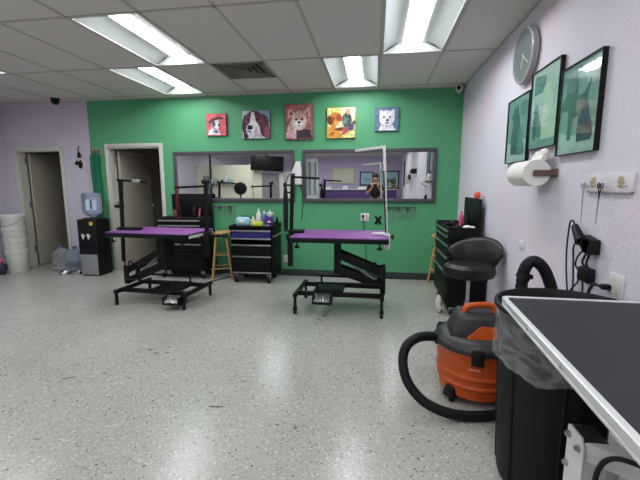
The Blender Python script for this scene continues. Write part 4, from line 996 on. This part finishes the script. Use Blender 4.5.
for k in range(4):
    lab_ = ['white bucket at the floor, lowest of the nested stack', 'second white bucket up in the nested stack', 'third white bucket up in the nested stack', 'white lidded bucket topping the nested stack by the left door'][k]
    z = .18*k; x, y = -5.65, 5.1
    r = thing('bucket', lab_, 'bucket', (x,y,z), 0, 'nested white buckets')
    MB().lathe([(0,0),(.128,0),(.132,.006),(.146,.27),(.15,.275),(.15,.285),(.147,.29),(.15,.3),(.156,.305),(.156,.365),(.152,.37),(.147,.368),(.1435,.3),(.1275,.012),(0,.012)], (x,y,z), n=36).build('bucket_body', bucketm, r)
    if k == 3:
        MB().lathe([(0,.376),(.15,.376),(.16,.372),(.162,.355),(.1585,.353),(.1575,.3695),(0,.3695)], (x,y,z), n=36).build('bucket_lid', white, r)
    if k >= 2:
        MB().tube([(x+.16*math.cos(a), y+.16*math.sin(a)-.012*abs(math.sin(a)), z+.3-.1*abs(math.sin(a))) for a in [PI+PI*q/12 for q in range(13)]], .003, n=6, smooth=1).build('bail_handle', silver if k < 3 else darkgrey, r)
rb = thing('spray_bottle', 'dark spray bottle with pink trigger left of the buckets', 'bottle', (-5.68,4.86,0))
MB().lathe([(0,0),(.045,0),(.048,.01),(.048,.13),(.02,.18),(.018,.2),(0,.2)], (-5.68,4.86,0), n=20).build('bottle_body', mat('navy_plastic',(30,34,60),.4), rb)
MB().box((-5.71,4.82,.2),(-5.65,4.875,.245),0,.008).box((-5.69,4.815,.16),(-5.67,4.83,.21),0,.004,rot=Rx(.3)).build('trigger', pinkm, rb)

# floor cord by the wooden stool, floor scuffs
tag(MB().tube([(-1.9,5.35,.03),(-2.1,5.25,.008),(-2.25,4.95,.007),(-2.3,4.86,.007),(-2.2,4.78,.007)], .007, n=6).build('extension_cord', cordm), 'black cord on the floor between stool and tool cart', 'cord')
b = MB()
for (x, y, lx, ly, a) in ((-.53,3.6,.05,.012,-.6),(-.5,3.73,.03,.016,.1),(-.95,2.02,.055,.009,.1),(-.42,1.89,.012,.012,0),(-.53,1.9,.01,.009,0),(-.56,3.5,.03,.008,-.8),(-1.83,2.72,.03,.014,.3),(-1.75,2.66,.02,.012,.9),(-1.66,2.68,.025,.01,.1),(-1.7,2.78,.014,.01,0),(-2.14,2.2,.05,.01,.5),(-1.93,2.3,.02,.009,.2)):
    pts = []
    for k in range(9):
        t_ = 2*PI*k/9; rr = 1+.3*math.sin(k*2.3)
        pts.append((x+rr*(lx*math.cos(t_)*math.cos(a)-ly*math.sin(t_)*math.sin(a)), y+rr*(lx*math.cos(t_)*math.sin(a)+ly*math.sin(t_)*math.cos(a)), .0012))
    b.quad(pts)
o = b.build('floor_scuff', mat('dark_scuff',(84,88,86),.6), smooth=0); o['kind'] = 'stuff'; tag(o, 'dark scuff marks and specks on the speckled floor', 'scuff marks')

# ------------------------------------------------------------------ the half of the shop behind the camera (seen in the mirrors)
w1 = MB(); X_, Y_ = -1.45, YF
w1.box((-2.0,YF+.002,1.4),(-.92,YF+.03,2.16),0,.005); wo = struct(w1.build('window_1', trimw))
b = MB()
for k in range(16): b.box((-1.93,YF+.03,1.46+k*.041),(-.99,YF+.036,1.492+k*.041))
b.build('window_blind', cream, wo)
def wallpic(x0, x1, z0, z1, label, dark):
    r = thing('framed_picture', label, 'picture', ((x0+x1)/2,YF+.02,z0), 0, 'pale blue framed pictures on the purple wall')
    b = MB(); w = .05
    b.box((x0,YF+.002,z0),(x1,YF+.035,z0+w)); b.box((x0,YF+.002,z1-w),(x1,YF+.035,z1)); b.box((x0,YF+.002,z0),(x0+w,YF+.035,z1)); b.box((x1-w,YF+.002,z0),(x1,YF+.035,z1)); b.build('picture_frame', darkgrey, r)
    b = MB(); b.box((x0+w,YF+.004,z0+w),(x1-w,YF+.02,z1-w), 0)
    b.quad([(x0+(x1-x0)*u,YF+.021,z0+(z1-z0)*v) for u, v in dogshape(1,.2,.15,.6)], 1)
    b.build('picture_print', [mat('picture_sky',(176,214,226),.5,var=.1,vscale=8), tealM if dark else mat('picture_pale',(150,190,206),.5)], r)
wallpic(-.7,-.08,1.35,1.97,'smaller pale framed picture on the purple wall, left of the reflected photographer',False)
wallpic(.18,1.06,1.2,2.0,'larger pale framed picture on the purple wall, right of the reflected photographer',True)
ct = thing('reception_counter', 'dark purple reception counter along the purple wall, reflected in the mirror', 'counter', (-.9,-5.7,0))
MB().box((-2.4,-5.9,0),(.9,-5.5,1.16),0,.01).build('counter_body', mat('counter_purple',(74,48,104),.5), ct)
MB().box((-2.45,-5.98,1.16),(.95,-5.44,1.2),0,.006).build('counter_top', mat('counter_white',(206,204,200),.4), ct)
for k, (x, w_, h_) in enumerate(((-2.05,.3,.1),(-1.3,.22,.13),(-.5,.5,.09))):
    tag(MB().box((x-w_/2,-5.8,1.2),(x+w_/2,-5.6,1.2+h_),0,.004).build('paper_stack', paper), ['white paper stack at the left end of the reception counter','tall white paper stack in the middle of the reception counter','wide white paper stack right of centre on the counter'][k], 'paper stack')
pp = thing('potted_plant', 'bushy potted plant at the right end of the reception counter', 'plant', (.78,-5.7,1.2))
MB().lathe([(0,0),(.07,0),(.1,.16),(.105,.165),(.09,.16),(0,.15)], (.78,-5.7,1.2), n=20).build('pot', terra, pp)
b = MB()
for k in range(46):
    a = random.uniform(0,2*PI); l = random.uniform(.15,.42); tilt = random.uniform(.1,.9)
    base = Vector((.78,-5.7,1.36)); d = Vector((math.cos(a)*math.sin(tilt), math.sin(a)*math.sin(tilt), math.cos(tilt))); sd = d.orthogonal().normalized()*.025
    if base.x+d.x*l > 1.12: continue
    b.prism([base, base+d*l*.5+sd, base+d*l, base+d*l*.5-sd], d.cross(sd).normalized()*.002)
b.build('foliage', leafm, pp, smooth=0)
pt = thing('cream_partition', 'cream partition panel with shelf, reflected in the left mirror', 'partition', (-4.8,-1.2,0))
MB().box((XL+.003,-1.28,0),(-3.68,-1.18,2.03),0,.006).build('panel', cream, pt)
MB().box((-3.68,-1.3,0),(-3.1,-1.16,1.75),0,.006).build('end_panel', mat('grey_panel',(150,146,152),.5), pt)
MB().box((-5.45,-1.18,1.42),(-4.55,-1.0,1.44),0,.003).box((-5.4,-1.18,1.3),(-5.38,-1.02,1.42)).box((-4.62,-1.18,1.3),(-4.6,-1.02,1.42)).build('shelf', silver, pt)
for k in range(2): MB().tube([(-5.66+k*.12,-1.15,1.66),(-5.65+k*.12,-1.14,1.5),(-5.66+k*.12,-1.15,1.1)], .045, n=8).build('hung_towel', bluegrey, pt)
for k in range(7):
    x = -5.38+k*.12
    bottle(x,-1.09,1.4405,.034+.004*(k%3),.14+.05*((k*2)%3), (white, paleblue, beige, darkgrey)[k%4], white, 'shampoo bottle on the shelf of the cream partition', group='shampoo bottles on the partition shelf')
tv = thing('television', 'black television hung from the ceiling, reflected in the left mirror', 'television', (-3.49,-1.0,1.83))
MB().box((-3.98,-1.02,1.82),(-2.9,-.96,2.29),0,.008,rot=Ry(.06)).build('screen', black, tv)
MB().box((-5.45,-1.14,0),(-5.4,-1.1,2.6)).build('dark_post', darkgrey, pt)
MB().cyl((-3.44,-1.0,2.27),(-3.44,-1.0,ZC-.001),.02).build('ceiling_mount', black, tv)
wp = thing('white_cabinet', 'tall white cabinet reflected at the right end of the left mirror', 'cabinet', (-2.85,-1.2,0))
MB().box((-3.08,-1.3,0),(-2.63,-1.1,1.8),0,.006).build('cabinet_body', white, wp)
MB().box((-2.9,-1.1,.1),(-2.88,-1.094,1.7)).build('door_gap', darkgrey, wp)
tub = thing('towel_rack', 'white rack with hanging towels at the left end of the right mirror', 'rack', (-2.05,-1.2,0))
MB().box((-2.26,-1.28,0),(-1.84,-1.2,2.2),0,.008).build('rack_panel', white, tub)
for k in range(4):
    x = -2.2+k*.1
    MB().tube([(x,-1.17,2.1),(x+.01,-1.16,1.8),(x-.01,-1.17,1.4),(x,-1.17,1.05)], .03, n=8).build('towel', bluegrey if k % 2 else white, tub)
b = MB()
dm = thing('dryer_mount', 'black dryer bracket on the lavender wall behind the camera', 'bracket', (1.08,-.2,1.68))
MB().box((1.0,-.32,1.68),(XR-.002,-.08,1.82),0,.02).cyl((1.02,-.32,1.75),(1.02,-.45,1.74),.05,.03).build('dryer_body', black, dm)
# extra chest-high rig for the third (unseen) station seen in the left mirror
dk = thing('force_dryer', 'round black blower reflected in the left mirror', 'dryer', (-3.55,1.2,0))
MB().lathe([(0,-.1),(.1,-.1),(.16,-.06),(.17,0),(.16,.06),(.1,.1),(0,.1)], (-3.55,1.2,1.28), n=28, axis=(0,1,0)).build('blower', black, dk)
MB().cyl((-3.55,1.2,.03),(-3.55,1.2,1.14),.02).cyl((-3.55,1.2,0),(-3.55,1.2,.03),.2,n=24).build('stand', blackmet, dk)

sh = thing('wall_shelf', 'white shelf with bottles on the lavender wall behind the camera', 'shelf', (1.06,-1.6,1.5))
MB().box((.98,-2.1,1.5),(XR-.002,-1.2,1.525),0,.004).box((1.0,-2.05,1.38),(XR-.002,-2.03,1.5)).box((1.0,-1.27,1.38),(XR-.002,-1.25,1.5)).build('shelf_board', white, sh)
for k in range(5):
    bottle(1.06,-2.0+k*.17,1.527,.04,.2+.05*(k%2),(darkgrey,white,beige,paleblue,black)[k],white,'grooming spray bottle on the white shelf behind the camera',group='bottles on the wall shelf behind the camera')
bn = thing('wall_banner', 'dark narrow banner on the lavender wall far behind the camera', 'banner', (XR-.01,-4.6,1.3))
MB().box((XR-.014,-4.9,1.3),(XR-.002,-4.3,2.3),0,.003).build('banner_cloth', mat('slate_cloth',(60,60,74),.8), bn)
# ------------------------------------------------------------------ the photographer (reflected)
pr_ = thing('person', 'photographer in a dark shirt holding up a phone, reflected in the right mirror', 'person', (0,-.42,0))
def skin_obj(name, verts, edges, m, parent, root=0, sub=2):
    me = bpy.data.meshes.new(name); me.from_pydata([v[0] for v in verts], edges, []); o = bpy.data.objects.new(name, me); C.objects.link(o)
    o.parent = parent
    pl = world(parent).inverted()
    for v in me.vertices: v.co = pl@v.co
    md = o.modifiers.new('skin','SKIN'); md.use_smooth_shade = True
    for i, v in enumerate(verts):
        sv = me.skin_vertices[0].data[i]; sv.radius = v[1] if isinstance(v[1], tuple) else (v[1], v[1]); sv.use_root = (i == root)
    ms = o.modifiers.new('sub','SUBSURF'); ms.levels = sub; ms.render_levels = sub
    me.materials.append(m); return o
PYo = -.42
bv = [((0,PYo,.92),(.15,.11)), ((0,PYo,1.08),(.13,.1)), ((0,PYo,1.25),(.155,.11)), ((0,PYo,1.36),(.12,.09)), ((0,PYo+.01,1.43),.052), ((0,PYo+.02,1.5),.07), ((0,PYo+.015,1.6),(.075,.09)), ((0,PYo+.0,1.66),(.05,.06))]
be = [(0,1),(1,2),(2,3),(3,4),(4,5),(5,6),(6,7)]
for s_ in (-1, 1):
    k = len(bv)
    bv += [((s_*.17,PYo,1.35),.052), ((s_*.23,PYo+.06,1.12),.042), ((s_*.12,PYo+.26,1.25),.032), ((s_*.075,PYo+.335,1.315),(.028,.018)), ((s_*.068,PYo+.36,1.345),(.03,.014))]
    be += [(3,k),(k,k+1),(k+1,k+2),(k+2,k+3),(k+3,k+4)]
    k = len(bv)
    bv += [((s_*.095,PYo,.84),.09), ((s_*.1,PYo+.01,.48),.058), ((s_*.1,PYo-.02,.1),.04), ((s_*.11,PYo+.08,.04),.035), ((s_*.115,PYo+.15,.03),.025)]
    be += [(0,k),(k,k+1),(k+1,k+2),(k+2,k+3),(k+3,k+4)]
skin_obj('body', bv, be, skin, pr_)
for s_ in (-1, 1):   # fingers closed round the phone
    for k, (l, dz) in enumerate(((.058,.022),(.066,.008),(.06,-.008),(.048,-.022))):
        x0_ = s_*.075; y0_ = PYo+.35; z0_ = 1.345+dz
        skin_obj('finger', [((x0_,y0_,z0_),.0095), ((s_*.086,y0_+.028,z0_+.004),.009), ((s_*.078,y0_+.05,z0_+.005),.0085), ((s_*(.078-l*.6),y0_+.054,z0_+.006),.007)], [(0,1),(1,2),(2,3)], skin, pr_, sub=1)
    skin_obj('thumb', [((s_*.07,PYo+.345,1.33),.011), ((s_*.06,PYo+.365,1.352),.0105), ((s_*.04,PYo+.376,1.368),.009)], [(0,1),(1,2)], skin, pr_, sub=1)
sv = [((0,PYo,.9),(.165,.125)), ((0,PYo,1.08),(.145,.115)), ((0,PYo,1.25),(.17,.125)), ((0,PYo,1.36),(.13,.1)), ((0,PYo+.005,1.4),(.07,.065))]
se = [(0,1),(1,2),(2,3),(3,4)]
for s_ in (-1, 1):
    k = len(sv); sv += [((s_*.175,PYo,1.35),.065), ((s_*.225,PYo+.045,1.17),.055)]; se += [(3,k),(k,k+1)]
skin_obj('shirt', sv, se, shirt, pr_)
tv_ = [((0,PYo,.93),(.16,.122)), ((.097,PYo,.8),.1), ((.1,PYo+.01,.48),.072), ((.1,PYo-.02,.09),.062), ((-.097,PYo,.8),.1), ((-.1,PYo+.01,.48),.072), ((-.1,PYo-.02,.09),.062)]
skin_obj('trousers', tv_, [(0,1),(1,2),(2,3),(0,4),(4,5),(5,6)], jeans, pr_)
for s_ in (-1, 1): MB().ell((s_*.112,PYo+.07,.045),(.05,.14,.045)).build('shoe', black, pr_)
b = MB(); b.ell((0,PYo-.006,1.632),(.098,.108,.085)); b.ell((0,PYo-.045,1.55),(.096,.065,.13)); b.build('hair', hairm, pr_)
for s_ in (-1, 1):
    MB().ell((s_*.03,PYo+.098,1.565),(.012,.008,.008)).build('eye', mat('eye_white',(230,228,224),.3), pr_)
    MB().ell((s_*.082,PYo+.01,1.555),(.012,.02,.03)).build('ear', skin, pr_)
MB().ell((0,PYo+.1,1.535),(.013,.018,.024)).build('nose', skin, pr_)
MB().ell((0,PYo+.088,1.497),(.024,.008,.007)).build('mouth', mat('lip_tone',(150,84,80),.5), pr_)
phn = thing('phone', 'dark phone held level by the reflected photographer', 'phone', (0,-.035,1.32))
MB().box((-.077,-.04,1.32),(.077,-.031,1.395),0,.004).build('phone_body', black, phn)
MB().cyl((-.055,-.031,1.375),(-.055,-.029,1.375),.009,n=14).build('phone_lens', darkgrey, phn)

# ------------------------------------------------------------------ camera, world, view
cam = bpy.data.cameras.new('camera'); co = bpy.data.objects.new('camera', cam); C.objects.link(co)
cam.sensor_width = 36.0; cam.lens = 372.5*36/640; cam.clip_start = .02; cam.clip_end = 60
pt_, yw, rl_ = .145529, -.145877, .00197
cp, sp, cy_, sy_ = math.cos(pt_), math.sin(pt_), math.cos(yw), math.sin(yw)
fwd = Vector((sy_*cp, cy_*cp, -sp)); rgt = Vector((cy_, -sy_, 0)); dwn = fwd.cross(rgt)
r2 = rgt*math.cos(rl_)+dwn*math.sin(rl_); d2 = -rgt*math.sin(rl_)+dwn*math.cos(rl_)
mw = Matrix.Identity(4)
for i in range(3): mw[i][0] = r2[i]; mw[i][1] = -d2[i]; mw[i][2] = -fwd[i]
mw[0][3], mw[1][3], mw[2][3] = 0, 0, 1.3574
co.matrix_world = mw
sc = bpy.context.scene; sc.camera = co
w = bpy.data.worlds.new('world'); sc.world = w; w.use_nodes = True
w.node_tree.nodes['Background'].inputs[0].default_value = (.6,.65,.7,1); w.node_tree.nodes['Background'].inputs[1].default_value = .05
sc.view_settings.view_transform = 'Standard'; sc.view_settings.look = 'None'; sc.view_settings.gamma = 1; sc.view_settings.use_curve_mapping = False
sc.view_settings.exposure = 0.0
